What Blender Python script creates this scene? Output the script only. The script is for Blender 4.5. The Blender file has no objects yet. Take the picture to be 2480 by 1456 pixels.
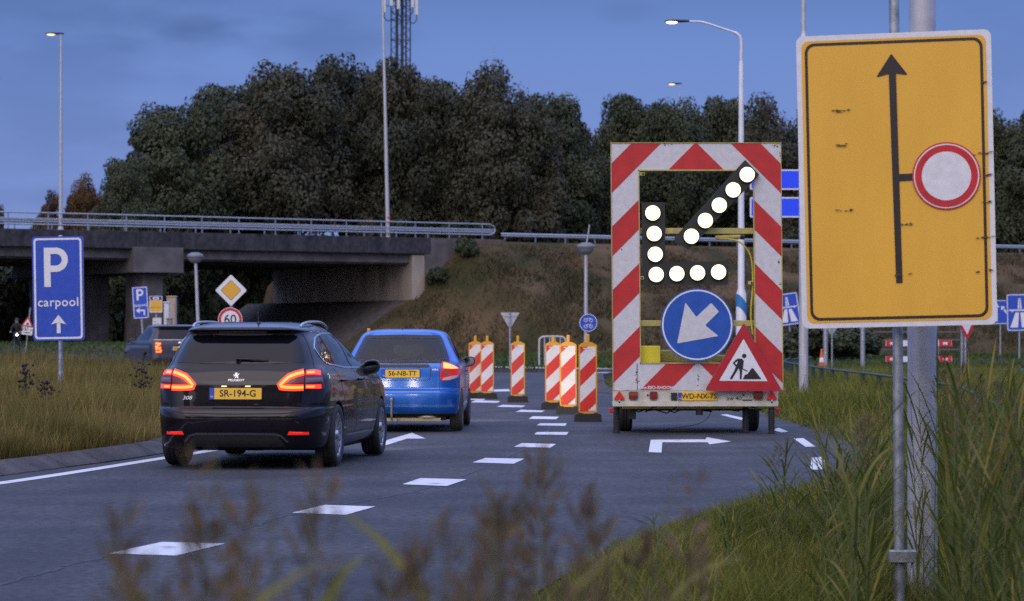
import bpy, bmesh, math, random
import numpy as np
from mathutils import Vector, Matrix, Euler
R = math.radians
SC = bpy.context.scene
COL = SC.collection

# ---------------------------------------------------------------- camera
F = 6600.0          # focal length in pixels of the 2480 px wide photograph
HZ = 822.0          # row of the horizon in that photograph
EYE = 1.29
cam = bpy.data.cameras.new('camera')
cam.sensor_width = 36.0
cam.lens = 36.0 * F / 2480.0
cam.shift_y = (HZ - 728.0) / 2480.0
cam.clip_start = 0.2
cam.clip_end = 6000
cam.dof.use_dof = True
cam.dof.focus_distance = 26.0
cam.dof.aperture_fstop = 5.0
camo = bpy.data.objects.new('camera', cam)
COL.objects.link(camo)
camo.location = (0, 0, EYE)
camo.rotation_euler = (R(90), 0, 0)
SC.camera = camo

# ---------------------------------------------------------------- sky and light
W = bpy.data.worlds.new('World')
SC.world = W
W.use_nodes = True
nt = W.node_tree
nt.nodes.clear()
def wn(t, **k):
    n = nt.nodes.new(t)
    for a, b in k.items():
        setattr(n, a, b)
    return n
wo = wn('ShaderNodeOutputWorld'); bg = wn('ShaderNodeBackground')
SUN_EL, SUN_AZ = R(20), R(197)           # the afterglow stands behind the camera, a little to the left
sky = wn('ShaderNodeTexSky'); sky.sky_type = 'NISHITA'; sky.sun_disc = False
sky.sun_elevation = R(1.5); sky.sun_rotation = SUN_AZ; sky.ozone_density = 4.0; sky.dust_density = 0.6
tc = wn('ShaderNodeTexCoord'); sep = wn('ShaderNodeSeparateXYZ')
nt.links.new(tc.outputs['Generated'], sep.inputs[0])
ramp = wn('ShaderNodeValToRGB')
cr = ramp.color_ramp
def setramp(cr, stops):
    while len(cr.elements) > 1:
        cr.elements.remove(cr.elements[-1])
    cr.elements[0].position = stops[0][0]; cr.elements[0].color = (*stops[0][1], 1)
    for p, c in stops[1:]:
        e = cr.elements.new(p); e.color = (*c, 1)
setramp(cr, [(0.0, (.200, .290, .640)), (0.064, (.178, .272, .620)), (0.108, (.148, .243, .580)), (0.125, (.118, .203, .490)),
             (0.2, (.150, .240, .560)), (0.45, (.60, .84, 1.72)), (1.0, (.76, 1.02, 2.05))])
nt.links.new(sep.outputs[2], ramp.inputs[0])
# broad afterglow low in the west (behind the camera)
dot = wn('ShaderNodeVectorMath', operation='DOT_PRODUCT')
dot.inputs[1].default_value = (math.sin(SUN_AZ), math.cos(SUN_AZ) * .75, 0.70)
nt.links.new(tc.outputs['Generated'], dot.inputs[0])
gl = wn('ShaderNodeMapRange'); gl.inputs[1].default_value = 0.35; gl.inputs[2].default_value = 1.0
gl.interpolation_type = 'SMOOTHSTEP'
nt.links.new(dot.outputs['Value'], gl.inputs[0])
glow = wn('ShaderNodeMix', data_type='RGBA', blend_type='MIX')
nt.links.new(gl.outputs[0], glow.inputs[0])
nt.links.new(ramp.outputs[0], glow.inputs[6])
glow.inputs[7].default_value = (1.45, 1.32, 1.55, 1)
# darker cloud wisps and broad edge darkening for vignetting, hung at directions of the sky
def direction(px, py):
    return Vector(((px - 1240) / F, 1, (HZ - py) / F)).normalized()
noise = wn('ShaderNodeTexNoise'); noise.inputs['Scale'].default_value = 26; noise.inputs['Detail'].default_value = 5
mp = wn('ShaderNodeMapping'); mp.inputs['Scale'].default_value = (1, 1, 3.2)
nt.links.new(tc.outputs['Generated'], mp.inputs[0]); nt.links.new(mp.outputs[0], noise.inputs['Vector'])
last = glow.outputs[2]
for px, py, rx, rz, amt in [(430, 62, .030, .0085, .42), (790, 96, .034, .012, .36), (1510, 30, .013, .006, .16), (60, 200, .085, .06, .26), (20, 10, .09, .03, .12), (2460, 160, .05, .03, .20)]:
    d = direction(px, py)
    sub = wn('ShaderNodeVectorMath', operation='SUBTRACT'); sub.inputs[1].default_value = d
    nt.links.new(tc.outputs['Generated'], sub.inputs[0])
    scl = wn('ShaderNodeVectorMath', operation='MULTIPLY'); scl.inputs[1].default_value = (1 / rx, 1 / .3, 1 / rz)
    nt.links.new(sub.outputs[0], scl.inputs[0])
    ln = wn('ShaderNodeVectorMath', operation='LENGTH'); nt.links.new(scl.outputs[0], ln.inputs[0])
    nadd = wn('ShaderNodeMath', operation='MULTIPLY_ADD'); nadd.inputs[1].default_value = -2.0
    nt.links.new(noise.outputs[0], nadd.inputs[0]); 
    ad2 = wn('ShaderNodeMath', operation='ADD'); ad2.inputs[1].default_value = 1.0
    nt.links.new(ln.outputs['Value'], ad2.inputs[0]); nt.links.new(ad2.outputs[0], nadd.inputs[2])
    mr = wn('ShaderNodeMapRange'); mr.interpolation_type = 'SMOOTHSTEP'
    mr.inputs[1].default_value = 1.25; mr.inputs[2].default_value = 0.0; mr.inputs[3].default_value = 0; mr.inputs[4].default_value = amt
    nt.links.new(nadd.outputs[0], mr.inputs[0])
    mx = wn('ShaderNodeMix', data_type='RGBA', blend_type='MIX')
    nt.links.new(mr.outputs[0], mx.inputs[0]); nt.links.new(last, mx.inputs[6]); mx.inputs[7].default_value = (.045, .085, .24, 1)
    last = mx.outputs[2]
skm = wn('ShaderNodeVectorMath', operation='SCALE'); skm.inputs['Scale'].default_value = 0.03
nt.links.new(sky.outputs[0], skm.inputs[0])
fin = wn('ShaderNodeVectorMath', operation='ADD')
nt.links.new(last, fin.inputs[0]); nt.links.new(skm.outputs[0], fin.inputs[1])
nt.links.new(fin.outputs[0], bg.inputs[0])
bg.inputs[1].default_value = 1.0
nt.links.new(bg.outputs[0], wo.inputs[0])
sun = bpy.data.lights.new('sun', 'SUN')
sun.energy = 0.75; sun.angle = R(50); sun.color = (1.0, .91, .88)
suno = bpy.data.objects.new('sun', sun); COL.objects.link(suno)
sd = Vector((math.sin(SUN_AZ) * math.cos(SUN_EL + R(18)), math.cos(SUN_AZ) * math.cos(SUN_EL + R(18)), math.sin(SUN_EL + R(18))))
suno.rotation_euler = sd.to_track_quat('Z', 'Y').to_euler()
suno.location = (-8, -20, 30)
SC.view_settings.view_transform = 'Standard'
SC.view_settings.look = 'None'
SC.view_settings.exposure = 0.0
SC.view_settings.gamma = 1.0
SC.render.engine = 'CYCLES'
SC.cycles.use_denoising = False
SC.cycles.max_bounces = 6
SC.cycles.transparent_max_bounces = 10
SC.cycles.sample_clamp_indirect = 6.0

# ---------------------------------------------------------------- pixel helpers
def at(px, py, Y):
    return Vector(((px - 1240) / F * Y, Y, EYE + (HZ - py) / F * Y))
def gnd(px, py, z=0.0):
    Y = F * (EYE - z) / (py - HZ)
    return Vector(((px - 1240) / F * Y, Y, z))
def gy(py, z=0.0):
    return F * (EYE - z) / (py - HZ)
rnd = random.Random(11)
nrg = np.random.default_rng(5)

# ---------------------------------------------------------------- materials
MATS = {}
def mat(name, col, rough=.6, metal=0., spec=.5, coat=0., var=0., vscale=8., bump=0., bscale=60., emit=None, estr=0., col2=None, sheen=0., detail=6., stretch=None, alpha=None, lo=.35, hi=.65, grain=0., gscale=75., streak=0.):
    if name in MATS:
        return MATS[name]
    m = bpy.data.materials.new(name); m.use_nodes = True
    t = m.node_tree; b = t.nodes['Principled BSDF']
    b.inputs['Base Color'].default_value = (*col, 1)
    b.inputs['Roughness'].default_value = rough
    b.inputs['Metallic'].default_value = metal
    b.inputs['Specular IOR Level'].default_value = spec
    b.inputs['Coat Weight'].default_value = coat
    b.inputs['Coat Roughness'].default_value = .04
    tcn = t.nodes.new('ShaderNodeTexCoord'); vec = tcn.outputs['Object']
    if stretch:
        mpn = t.nodes.new('ShaderNodeMapping'); mpn.inputs['Scale'].default_value = stretch
        t.links.new(vec, mpn.inputs[0]); vec = mpn.outputs[0]
    if var > 0 or col2:
        n = t.nodes.new('ShaderNodeTexNoise'); n.inputs['Scale'].default_value = vscale; n.inputs['Detail'].default_value = detail
        t.links.new(vec, n.inputs['Vector'])
        r = t.nodes.new('ShaderNodeValToRGB')
        c2 = col2 if col2 else tuple(c * (1 + var) for c in col)
        c1 = col if col2 else tuple(c * (1 - var) for c in col)
        setramp(r.color_ramp, [(lo, c1), (hi, c2)])
        t.links.new(n.outputs[0], r.inputs[0]); t.links.new(r.outputs[0], b.inputs['Base Color'])
        rr = t.nodes.new('ShaderNodeMapRange'); rr.inputs[3].default_value = max(0, rough - .08); rr.inputs[4].default_value = min(1, rough + .1)
        t.links.new(n.outputs[0], rr.inputs[0]); t.links.new(rr.outputs[0], b.inputs['Roughness'])
    if grain or streak:
        cur = b.inputs['Base Color'].links[0].from_socket if b.inputs['Base Color'].links else None
        for amt, sc_, st_ in ((grain, gscale, None), (streak, 1.0, (1.5, .10, 1.0))):
            if not amt: continue
            n3 = t.nodes.new('ShaderNodeTexNoise'); n3.inputs['Scale'].default_value = sc_; n3.inputs['Detail'].default_value = 3 if st_ is None else 5
            v3 = tcn.outputs['Object']
            if st_:
                m3 = t.nodes.new('ShaderNodeMapping'); m3.inputs['Scale'].default_value = st_; t.links.new(v3, m3.inputs[0]); v3 = m3.outputs[0]
            t.links.new(v3, n3.inputs['Vector'])
            r3 = t.nodes.new('ShaderNodeMapRange'); r3.inputs[1].default_value = .3; r3.inputs[2].default_value = .7; r3.inputs[3].default_value = 1 - amt; r3.inputs[4].default_value = 1 + amt
            t.links.new(n3.outputs[0], r3.inputs[0])
            x3 = t.nodes.new('ShaderNodeVectorMath'); x3.operation = 'SCALE'; t.links.new(cur, x3.inputs[0]); t.links.new(r3.outputs[0], x3.inputs['Scale'])
            cur = x3.outputs[0]
        t.links.new(cur, b.inputs['Base Color'])
    if bump > 0:
        n2 = t.nodes.new('ShaderNodeTexNoise'); n2.inputs['Scale'].default_value = bscale; n2.inputs['Detail'].default_value = 4
        t.links.new(vec, n2.inputs['Vector'])
        bn = t.nodes.new('ShaderNodeBump'); bn.inputs['Strength'].default_value = bump; bn.inputs['Distance'].default_value = .02
        t.links.new(n2.outputs[0], bn.inputs['Height']); t.links.new(bn.outputs[0], b.inputs['Normal'])
    if emit:
        b.inputs['Emission Color'].default_value = (*emit, 1); b.inputs['Emission Strength'].default_value = estr
    MATS[name] = m
    return m

def glassmat(name, tint=(.5, .55, .55), mixf=.12):
    if name in MATS:
        return MATS[name]
    m = bpy.data.materials.new(name); m.use_nodes = True
    t = m.node_tree; t.nodes.clear()
    o = t.nodes.new('ShaderNodeOutputMaterial'); tr = t.nodes.new('ShaderNodeBsdfTransparent'); g = t.nodes.new('ShaderNodeBsdfGlossy')
    mx = t.nodes.new('ShaderNodeMixShader'); fr = t.nodes.new('ShaderNodeLayerWeight'); fr.inputs[0].default_value = .28
    mul = t.nodes.new('ShaderNodeMath'); mul.operation = 'ADD'; mul.inputs[1].default_value = mixf
    tr.inputs[0].default_value = (*tint, 1); g.inputs['Roughness'].default_value = .03
    t.links.new(fr.outputs['Fresnel'], mul.inputs[0]); t.links.new(mul.outputs[0], mx.inputs[0])
    t.links.new(tr.outputs[0], mx.inputs[1]); t.links.new(g.outputs[0], mx.inputs[2]); t.links.new(mx.outputs[0], o.inputs[0])
    MATS[name] = m
    return m

def leafmat(name, cols, rough=.7, nscale=.25, trans=.0):
    """foliage / grass: tone by a large patch noise and by a per-blade random attribute"""
    if name in MATS:
        return MATS[name]
    m = bpy.data.materials.new(name); m.use_nodes = True
    t = m.node_tree; b = t.nodes['Principled BSDF']
    b.inputs['Roughness'].default_value = rough; b.inputs['Specular IOR Level'].default_value = .30 if name.startswith('leaf') else .10
    a = t.nodes.new('ShaderNodeAttribute'); a.attribute_name = 'tone'
    g = t.nodes.new('ShaderNodeNewGeometry')
    n = t.nodes.new('ShaderNodeTexNoise'); n.inputs['Scale'].default_value = nscale; n.inputs['Detail'].default_value = 3
    t.links.new(g.outputs['Position'], n.inputs['Vector'])
    ma = t.nodes.new('ShaderNodeMath'); ma.operation = 'MULTIPLY_ADD'; ma.inputs[1].default_value = 1.5; ma.inputs[2].default_value = -.5
    t.links.new(n.outputs[0], ma.inputs[0])
    ad = t.nodes.new('ShaderNodeMath'); ad.operation = 'MULTIPLY_ADD'; ad.inputs[1].default_value = .55
    t.links.new(a.outputs['Fac'], ad.inputs[0]); 
    sc = t.nodes.new('ShaderNodeMath'); sc.operation = 'MULTIPLY'; sc.inputs[1].default_value = .8
    t.links.new(ma.outputs[0], sc.inputs[0]); t.links.new(sc.outputs[0], ad.inputs[2])
    r = t.nodes.new('ShaderNodeValToRGB')
    k = len(cols)
    setramp(r.color_ramp, [(.08 + .84 * i / (k - 1), c) for i, c in enumerate(cols)])
    t.links.new(ad.outputs[0], r.inputs[0]); t.links.new(r.outputs[0], b.inputs['Base Color'])
    if trans:
        b.inputs['Transmission Weight'].default_value = 0
        o = t.nodes['Material Output']; td = t.nodes.new('ShaderNodeBsdfTranslucent'); mx = t.nodes.new('ShaderNodeMixShader')
        mx.inputs[0].default_value = trans
        t.links.new(r.outputs[0], td.inputs[0]); t.links.new(b.outputs[0], mx.inputs[1]); t.links.new(td.outputs[0], mx.inputs[2]); t.links.new(mx.outputs[0], o.inputs[0])
    MATS[name] = m
    return m

# ---------------------------------------------------------------- object helpers
def tag(o, label=None, cat=None, group=None, kind=None):
    if label: o['label'] = label
    if cat: o['category'] = cat
    if group: o['group'] = group
    if kind: o['kind'] = kind
    return o
def empty(name, loc=(0, 0, 0), rz=0., label=None, cat=None, group=None):
    o = bpy.data.objects.new(name, None); COL.objects.link(o)
    o.location = loc; o.rotation_euler = (0, 0, rz); o.empty_display_size = .3
    return tag(o, label, cat, group)
def copy_tree(o, parent=None):
    c = o.copy(); COL.objects.link(c)
    if parent is not None:
        c.parent = parent; c.matrix_parent_inverse = o.matrix_parent_inverse
    for ch in list(o.children):
        copy_tree(ch, c)
    return c

_tc = {}
def text_geo(s, size=1., bold=0., ax='CENTER', ay='CENTER', shear=0., space=1.):
    key = (s, round(size, 4), bold, ax, ay, shear, space)
    if key in _tc: return _tc[key]
    cu = bpy.data.curves.new('txt', 'FONT'); cu.body = s; cu.size = size; cu.align_x = ax; cu.align_y = ay
    cu.offset = bold * size; cu.shear = shear; cu.space_character = space; cu.resolution_u = 4
    ob = bpy.data.objects.new('txt', cu); COL.objects.link(ob)
    dg = bpy.context.evaluated_depsgraph_get(); dg.update()
    me = bpy.data.meshes.new_from_object(ob.evaluated_get(dg))
    v = [tuple(x.co) for x in me.vertices]; f = [tuple(p.vertices) for p in me.polygons]
    bpy.data.objects.remove(ob); bpy.data.curves.remove(cu); bpy.data.meshes.remove(me)
    _tc[key] = (v, f)
    return v, f

def rrect(w, h, r, n=6, cx=0, cz=0):
    pts = []
    for qx, qz, a0 in ((1, -1, -90), (1, 1, 0), (-1, 1, 90), (-1, -1, 180)):
        for i in range(n + 1):
            a = R(a0 + 90 * i / n)
            pts.append((cx + qx * (w / 2 - r) + r * math.cos(a), cz + qz * (h / 2 - r) + r * math.sin(a)))
    return pts
def circ(r, n=40, cx=0, cz=0):
    return [(cx + r * math.cos(2 * math.pi * i / n), cz + r * math.sin(2 * math.pi * i / n)) for i in range(n)]
def rpoly(pts, r, n=5):
    """polygon with rounded corners"""
    out = []; k = len(pts)
    for i in range(k):
        p = Vector(pts[i]); a = (Vector(pts[i - 1]) - p); b = (Vector(pts[(i + 1) % k]) - p)
        ra = min(r, a.length * .45, b.length * .45)
        p0 = p + a.normalized() * ra; p1 = p + b.normalized() * ra
        for j in range(n + 1):
            t = j / n
            q = p0 * (1 - t) ** 2 + p * 2 * t * (1 - t) + p1 * t * t
            out.append((q.x, q.y))
    return out
def clip_half(poly, a, b, c):
    """keep a*x+b*y<=c"""
    out = []
    for i in range(len(poly)):
        p, q = poly[i], poly[(i + 1) % len(poly)]
        dp, dq = a * p[0] + b * p[1] - c, a * q[0] + b * q[1] - c
        if dp <= 0: out.append(p)
        if dp * dq < 0:
            t = dp / (dp - dq); out.append((p[0] + t * (q[0] - p[0]), p[1] + t * (q[1] - p[1])))
    return out
def ccw(poly):
    a = sum(poly[i][0] * poly[(i + 1) % len(poly)][1] - poly[(i + 1) % len(poly)][0] * poly[i][1] for i in range(len(poly)))
    return poly if a > 0 else poly[::-1]

class MB:
    def __init__(s):
        s.v = []; s.f = []; s.m = []; s.sm = []; s.mats = []
    def mi(s, m):
        if m not in s.mats: s.mats.append(m)
        return s.mats.index(m)
    def add(s, v, f, m, smooth=False, M=None):
        o = len(s.v); i = s.mi(m)
        for p in v:
            p = Vector(p)
            s.v.append(tuple(M @ p) if M is not None else tuple(p))
        for q in f:
            s.f.append(tuple(o + k for k in q)); s.m.append(i); s.sm.append(smooth)
        return s
    def box(s, c, d, m, M=None, rz=0., ry=0., rx=0.):
        x, y, z = d[0] / 2, d[1] / 2, d[2] / 2
        v = [Vector(p) for p in ((-x, -y, -z), (x, -y, -z), (x, y, -z), (-x, y, -z), (-x, -y, z), (x, -y, z), (x, y, z), (-x, y, z))]
        E = Euler((rx, ry, rz)).to_matrix()
        v = [E @ p + Vector(c) for p in v]
        return s.add(v, [(0, 3, 2, 1), (4, 5, 6, 7), (0, 1, 5, 4), (1, 2, 6, 5), (2, 3, 7, 6), (3, 0, 4, 7)], m, False, M)
    def tube(s, pts, r, m, n=10, smooth=True, M=None, cap=True):
        pts = [Vector(p) for p in pts]
        rs = r if isinstance(r, (list, tuple)) else [r] * len(pts)
        v = []; f = []
        t0 = (pts[1] - pts[0]).normalized()
        up = Vector((0, 0, 1)) if abs(t0.z) < .9 else Vector((1, 0, 0))
        nx = t0.cross(up).normalized()
        for i, p in enumerate(pts):
            t = ((pts[min(i + 1, len(pts) - 1)] - pts[max(i - 1, 0)])).normalized()
            nx = (nx - t * nx.dot(t)).normalized(); ny = t.cross(nx)
            for k in range(n):
                a = 2 * math.pi * k / n
                v.append(p + (nx * math.cos(a) + ny * math.sin(a)) * rs[i])
        for i in range(len(pts) - 1):
            for k in range(n):
                a, b = i * n + k, i * n + (k + 1) % n
                f.append((a, b, b + n, a + n))
        s.add(v, f, m, smooth, M)
        if cap:
            s.add(v[:n], [tuple(range(n))[::-1]], m, False, M); s.add(v[-n:], [tuple(range(n))], m, False, M)
        return s
    def lathe(s, prof, m, n=24, M=None, smooth=True, c=(0, 0, 0)):
        """profile of (r, z) turned about z"""
        v = []; f = []; c = Vector(c)
        for r_, z in prof:
            for k in range(n):
                a = 2 * math.pi * k / n
                v.append(c + Vector((r_ * math.cos(a), r_ * math.sin(a), z)))
        for i in range(len(prof) - 1):
            for k in range(n):
                a, b = i * n + k, i * n + (k + 1) % n
                f.append((a, b, b + n, a + n))
        return s.add(v, f, m, smooth, M)
    def flat(s, poly, y, m, M=None):
        """polygon in the x-z plane facing -y"""
        p = ccw(poly)
        return s.add([(a, y, b) for a, b in p], [tuple(range(len(p)))], m, False, M)
    def slab(s, poly, y0, y1, m, M=None, mside=None, mback=None):
        """polygon in x-z extruded from y0 (front) to y1 (back)"""
        p = ccw(poly); k = len(p)
        s.flat(p, y0, m, M)
        s.add([(a, y1, b) for a, b in p], [tuple(range(k))[::-1]], mback or mside or m, False, M)
        v = [(a, y0, b) for a, b in p] + [(a, y1, b) for a, b in p]
        return s.add(v, [(i, i + k, (i + 1) % k + k, (i + 1) % k) for i in range(k)], mside or m, False, M)
    def ring(s, po, pi, y, m, M=None):
        k = len(po); po = ccw(po); pi = ccw(pi)
        v = [(a, y, b) for a, b in po] + [(a, y, b) for a, b in pi]
        return s.add(v, [(i, (i + 1) % k, (i + 1) % k + k, i + k) for i in range(k)], m, False, M)
    def text(s, t, x, z, y, size, m, bold=0., M=None, rot=0., shear=0., space=1., wide=1., ax='CENTER'):
        v, f = text_geo(t, size, bold, ax, 'CENTER', shear, space)
        c_, s_ = math.cos(rot), math.sin(rot)
        return s.add([(x + wide * a * c_ - b * s_, y, z + wide * a * s_ + b * c_) for a, b, _ in v], f, m, False, M)
    def build(s, name, parent=None, bevel=0., weld=False, loc=None):
        me = bpy.data.meshes.new(name)
        me.from_pydata(s.v, [], s.f)
        for m in s.mats: me.materials.append(m)
        me.polygons.foreach_set('material_index', s.m)
        me.polygons.foreach_set('use_smooth', s.sm)
        me.update()
        if weld:
            bm = bmesh.new(); bm.from_mesh(me); bmesh.ops.remove_doubles(bm, verts=bm.verts, dist=1e-4)
            bmesh.ops.recalc_face_normals(bm, faces=bm.faces); bm.to_mesh(me); bm.free()
        o = bpy.data.objects.new(name, me); COL.objects.link(o)
        if parent is not None: o.parent = parent
        if loc is not None: o.location = loc
        if bevel:
            b = o.modifiers.new('bevel', 'BEVEL'); b.width = bevel; b.segments = 2; b.limit_method = 'ANGLE'; b.angle_limit = R(40)
        return o

def np_mesh(name, V, Fq, mats, tone=None, parent=None, smooth=False, mi=None):
    """mesh from numpy arrays, Fq = (n,3) or (n,4)"""
    me = bpy.data.meshes.new(name)
    n, k = Fq.shape
    me.vertices.add(len(V)); me.vertices.foreach_set('co', V.astype(np.float32).ravel())
    me.loops.add(n * k); me.loops.foreach_set('vertex_index', Fq.astype(np.int32).ravel())
    me.polygons.add(n)
    me.polygons.foreach_set('loop_start', np.arange(0, n * k, k, dtype=np.int32))
    me.polygons.foreach_set('loop_total', np.full(n, k, dtype=np.int32))
    for m in mats: me.materials.append(m)
    if mi is not None: me.polygons.foreach_set('material_index', mi.astype(np.int32))
    if smooth: me.polygons.foreach_set('use_smooth', np.ones(n, dtype=bool))
    if tone is not None:
        at_ = me.attributes.new('tone', 'FLOAT', 'POINT'); at_.data.foreach_set('value', tone.astype(np.float32))
    me.update(calc_edges=True); me.validate()
    o = bpy.data.objects.new(name, me); COL.objects.link(o)
    if parent is not None: o.parent = parent
    return o
def struct(o, name=None):
    o['kind'] = 'structure'
    return o

# common materials
GALV = mat('galvanised_steel', (.34, .36, .38), .42, .75, var=.25, vscale=14)
POLE = mat('grey_lamppost_paint', (.42, .42, .44), .45, .35, var=.10, vscale=6)
WHITE = mat('white_reflective', (.66, .66, .68), .5, var=.06, vscale=20)
DIRTYW = mat('weathered_white_board', (.53, .53, .54), .55, var=.07, vscale=14, detail=10)
RED = mat('red_reflective', (.50, .012, .018), .45, var=.12, vscale=12)
BLUE = mat('blue_reflective', (.010, .060, .42), .42, var=.08, vscale=10)
BLACK = mat('black_print', (.010, .010, .011), .5)
YELLOW = mat('yellow_reflective', (.66, .36, .035), .5, var=.05, vscale=30, bump=.04, bscale=240)
PLATE = mat('plate_yellow', (.78, .46, .02), .4)
RUBBER = mat('black_rubber', (.016, .016, .017), .75, var=.3, vscale=20, bump=.1)
CHROME = mat('chrome_trim', (.55, .55, .57), .18, 1.)
DARKMET = mat('dark_painted_metal', (.03, .03, .032), .5, .4)
# ================================================================ SETTING
ASPH = mat('asphalt', (.027, .028, .033), .78, spec=.30, col2=(.053, .054, .061), vscale=.8, bump=.35, bscale=160, detail=12, grain=.55, gscale=16, streak=.22)
ASPH2 = mat('pale_cross_asphalt', (.085, .08, .09), .8, spec=.3, col2=(.12, .115, .125), vscale=.8, bump=.2, bscale=90, detail=10)
PAINT = mat('road_paint', (.26, .26, .27), .6, col2=(.55, .55, .56), lo=.30, hi=.41, vscale=5, detail=12, grain=.08, gscale=50, bump=.1, bscale=200)
CONC = mat('concrete', (.070, .066, .070), .85, spec=.2, col2=(.125, .118, .122), vscale=.9, bump=.25, bscale=25, detail=12)
KERB = mat('kerb_concrete', (.048, .043, .044), .85, spec=.2, col2=(.090, .080, .082), vscale=3, bump=.3, bscale=60, detail=12, grain=.25, gscale=45)
SOIL = mat('verge_soil', (.030, .032, .016), .95, spec=.1, col2=(.060, .052, .026), vscale=1.4, bump=.4, bscale=20)
BANK = mat('bank_turf', (.038, .036, .016), .95, spec=.08, col2=(.105, .070, .038), vscale=.22, bump=.6, bscale=3, lo=.38, hi=.64, detail=10)
ABUT = mat('abutment_concrete', (.22, .19, .16), .85, spec=.2, col2=(.38, .33, .28), vscale=.7, bump=.2, bscale=20, detail=12, stretch=(1, 1, .35))  # lightened base colour stands in for sky light reaching the far end
PAVE = mat('slope_paving', (.055, .050, .048), .9, spec=.15, col2=(.085, .078, .075), vscale=2.2, bump=.4, bscale=8)

# right-hand edge of the carriageway (x, y), from behind the camera to the junction
EDGE = [(-2.4, -8), (-1.7, 4), (-1.1, 8), (-.45, 11), (.1, 14.5), (.5, 16.8), (1.25, 20), (2.4, 23.5), (3.4, 27), (4.0, 32), (4.2, 39), (4.3, 48), (4.25, 56),
        (3.6, 61), (2.5, 64.5), (2.15, 67), (2.5, 80), (3.1, 94), (5.0, 101), (10, 105.5), (30, 109), (70, 113)]
EY = np.array([e[1] for e in EDGE]); EX = np.array([e[0] for e in EDGE])
def edge_x(y): return np.interp(y, EY, EX)

def gz(x, y):
    """ground height, metres"""
    x = np.asarray(x, float); y = np.asarray(y, float)
    d = x - edge_x(y)
    near = np.clip((42 - y) / 14, 0, 1)
    dip = -.55 * np.clip((d - .6) / 1.3, 0, 1) * near
    z = -.035 + np.where((d > 0) & (y < 115), .045 * np.clip(d / .5, 0, 1), 0) + dip
    z = z + .75 * np.clip((y - 135) / 25, 0, 1) * np.clip((-x - 14) / 6, 0, 1)
    z = z + .25 * np.clip((y - 140) / 12, 0, 1)
    return z
xs = np.unique(np.concatenate([np.linspace(-900, -60, 15), np.linspace(-60, -8, 27), np.linspace(-8, 14, 67), np.linspace(14, 70, 29), np.linspace(70, 900, 15)]))
ys = np.unique(np.concatenate([np.linspace(-60, 2, 16), np.linspace(2, 70, 103), np.linspace(70, 260, 64), np.linspace(260, 3500, 20)]))
GX, GY = np.meshgrid(xs, ys)
V = np.stack([GX.ravel(), GY.ravel(), gz(GX, GY).ravel()], 1)
nx = len(xs); ii, jj = np.meshgrid(np.arange(nx - 1), np.arange(len(ys) - 1))
q = (jj * nx + ii).ravel()
struct(np_mesh('ground', V, np.stack([q, q + 1, q + nx + 1, q + nx], 1), [SOIL], smooth=True))

def sheet(name, poly, z, m):
    b = MB(); p = ccw(poly)
    b.add([(x, y, z) for x, y in p], [tuple(range(len(p)))], m)
    return struct(b.build(name))
road_poly = [(e[0] + .12, e[1]) for e in EDGE] + [(70, 103 + 22), (20, 121), (3, 117), (-60, 112), (-60, 66), (-20, 60), (-14, 40), (-12, -8)]
sheet('road', road_poly, 0.0, ASPH)
sheet('cycle_path', [(-60, 106.5), (0, 109), (14, 113.5), (70, 118.5), (70, 124), (16, 118.6), (0, 115), (-60, 111)], .006, ASPH2)

xg, yg = np.meshgrid(np.concatenate([np.linspace(-60, -9, 8), np.linspace(-8, -4, 12)]), np.linspace(69.5, 105, 12))
zg_ = .006 + .275 * (lambda t: t * t * (3 - 2 * t))(np.clip((-xg - 4.2) / 3.6, 0, 1))
k = xg.shape[1]; ii, jj = np.meshgrid(np.arange(k - 1), np.arange(11)); q = (jj * k + ii).ravel()
struct(np_mesh('side_road', np.stack([xg.ravel(), yg.ravel(), zg_.ravel()], 1), np.stack([q, q + 1, q + k + 1, q + k], 1), [ASPH], smooth=True))
tib = MB(); tib.slab([(0, 0), (0, 0)], 0, 0, KERB) if False else tib.box((-2.55, 48, .055), (1.1, 4.0, .13), KERB); struct(tib.build('traffic_island', bevel=.04))
# island on the left with a sloped concrete kerb
IS = [(-7.2, 14), (-6.0, 20), (-4.95, 26), (-4.35, 29), (-4.0, 32), (-3.8, 36), (-3.85, 42), (-4.3, 50), (-5.4, 58), (-7.2, 63.5), (-10, 66.5), (-16, 68), (-22, 66.5), (-27, 60), (-26, 30), (-18, 14)]
def smooth_curve(pts, n=6, closed=False):
    P = [Vector((*p, 0)) if len(p) == 2 else Vector(p) for p in pts]; out = []
    k = len(P)
    for i in range(k if closed else k - 1):
        p0 = P[(i - 1) % k] if (closed or i > 0) else P[0]; p1 = P[i]; p2 = P[(i + 1) % k]
        p3 = P[(i + 2) % k] if (closed or i + 2 < k) else P[-1]
        for j in range(n):
            t = j / n
            out.append(.5 * ((2 * p1) + (p2 - p0) * t + (2 * p0 - 5 * p1 + 4 * p2 - p3) * t * t + (3 * p1 - p0 - 3 * p2 + p3) * t ** 3))
    if not closed: out.append(P[-1])
    return out
ISC = smooth_curve(IS, 8, True)
ISN = np.array([(p.x, p.y) for p in ISC])
def inpoly(x, y, poly):
    x = np.asarray(x); y = np.asarray(y); r = np.zeros(x.shape, bool)
    k = len(poly)
    for i in range(k):
        x1, y1 = poly[i]; x2, y2 = poly[(i + 1) % k]
        c = ((y1 > y) != (y2 > y)) & (x < (x2 - x1) * (y - y1) / (y2 - y1 + 1e-12) + x1)
        r ^= c
    return r
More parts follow.
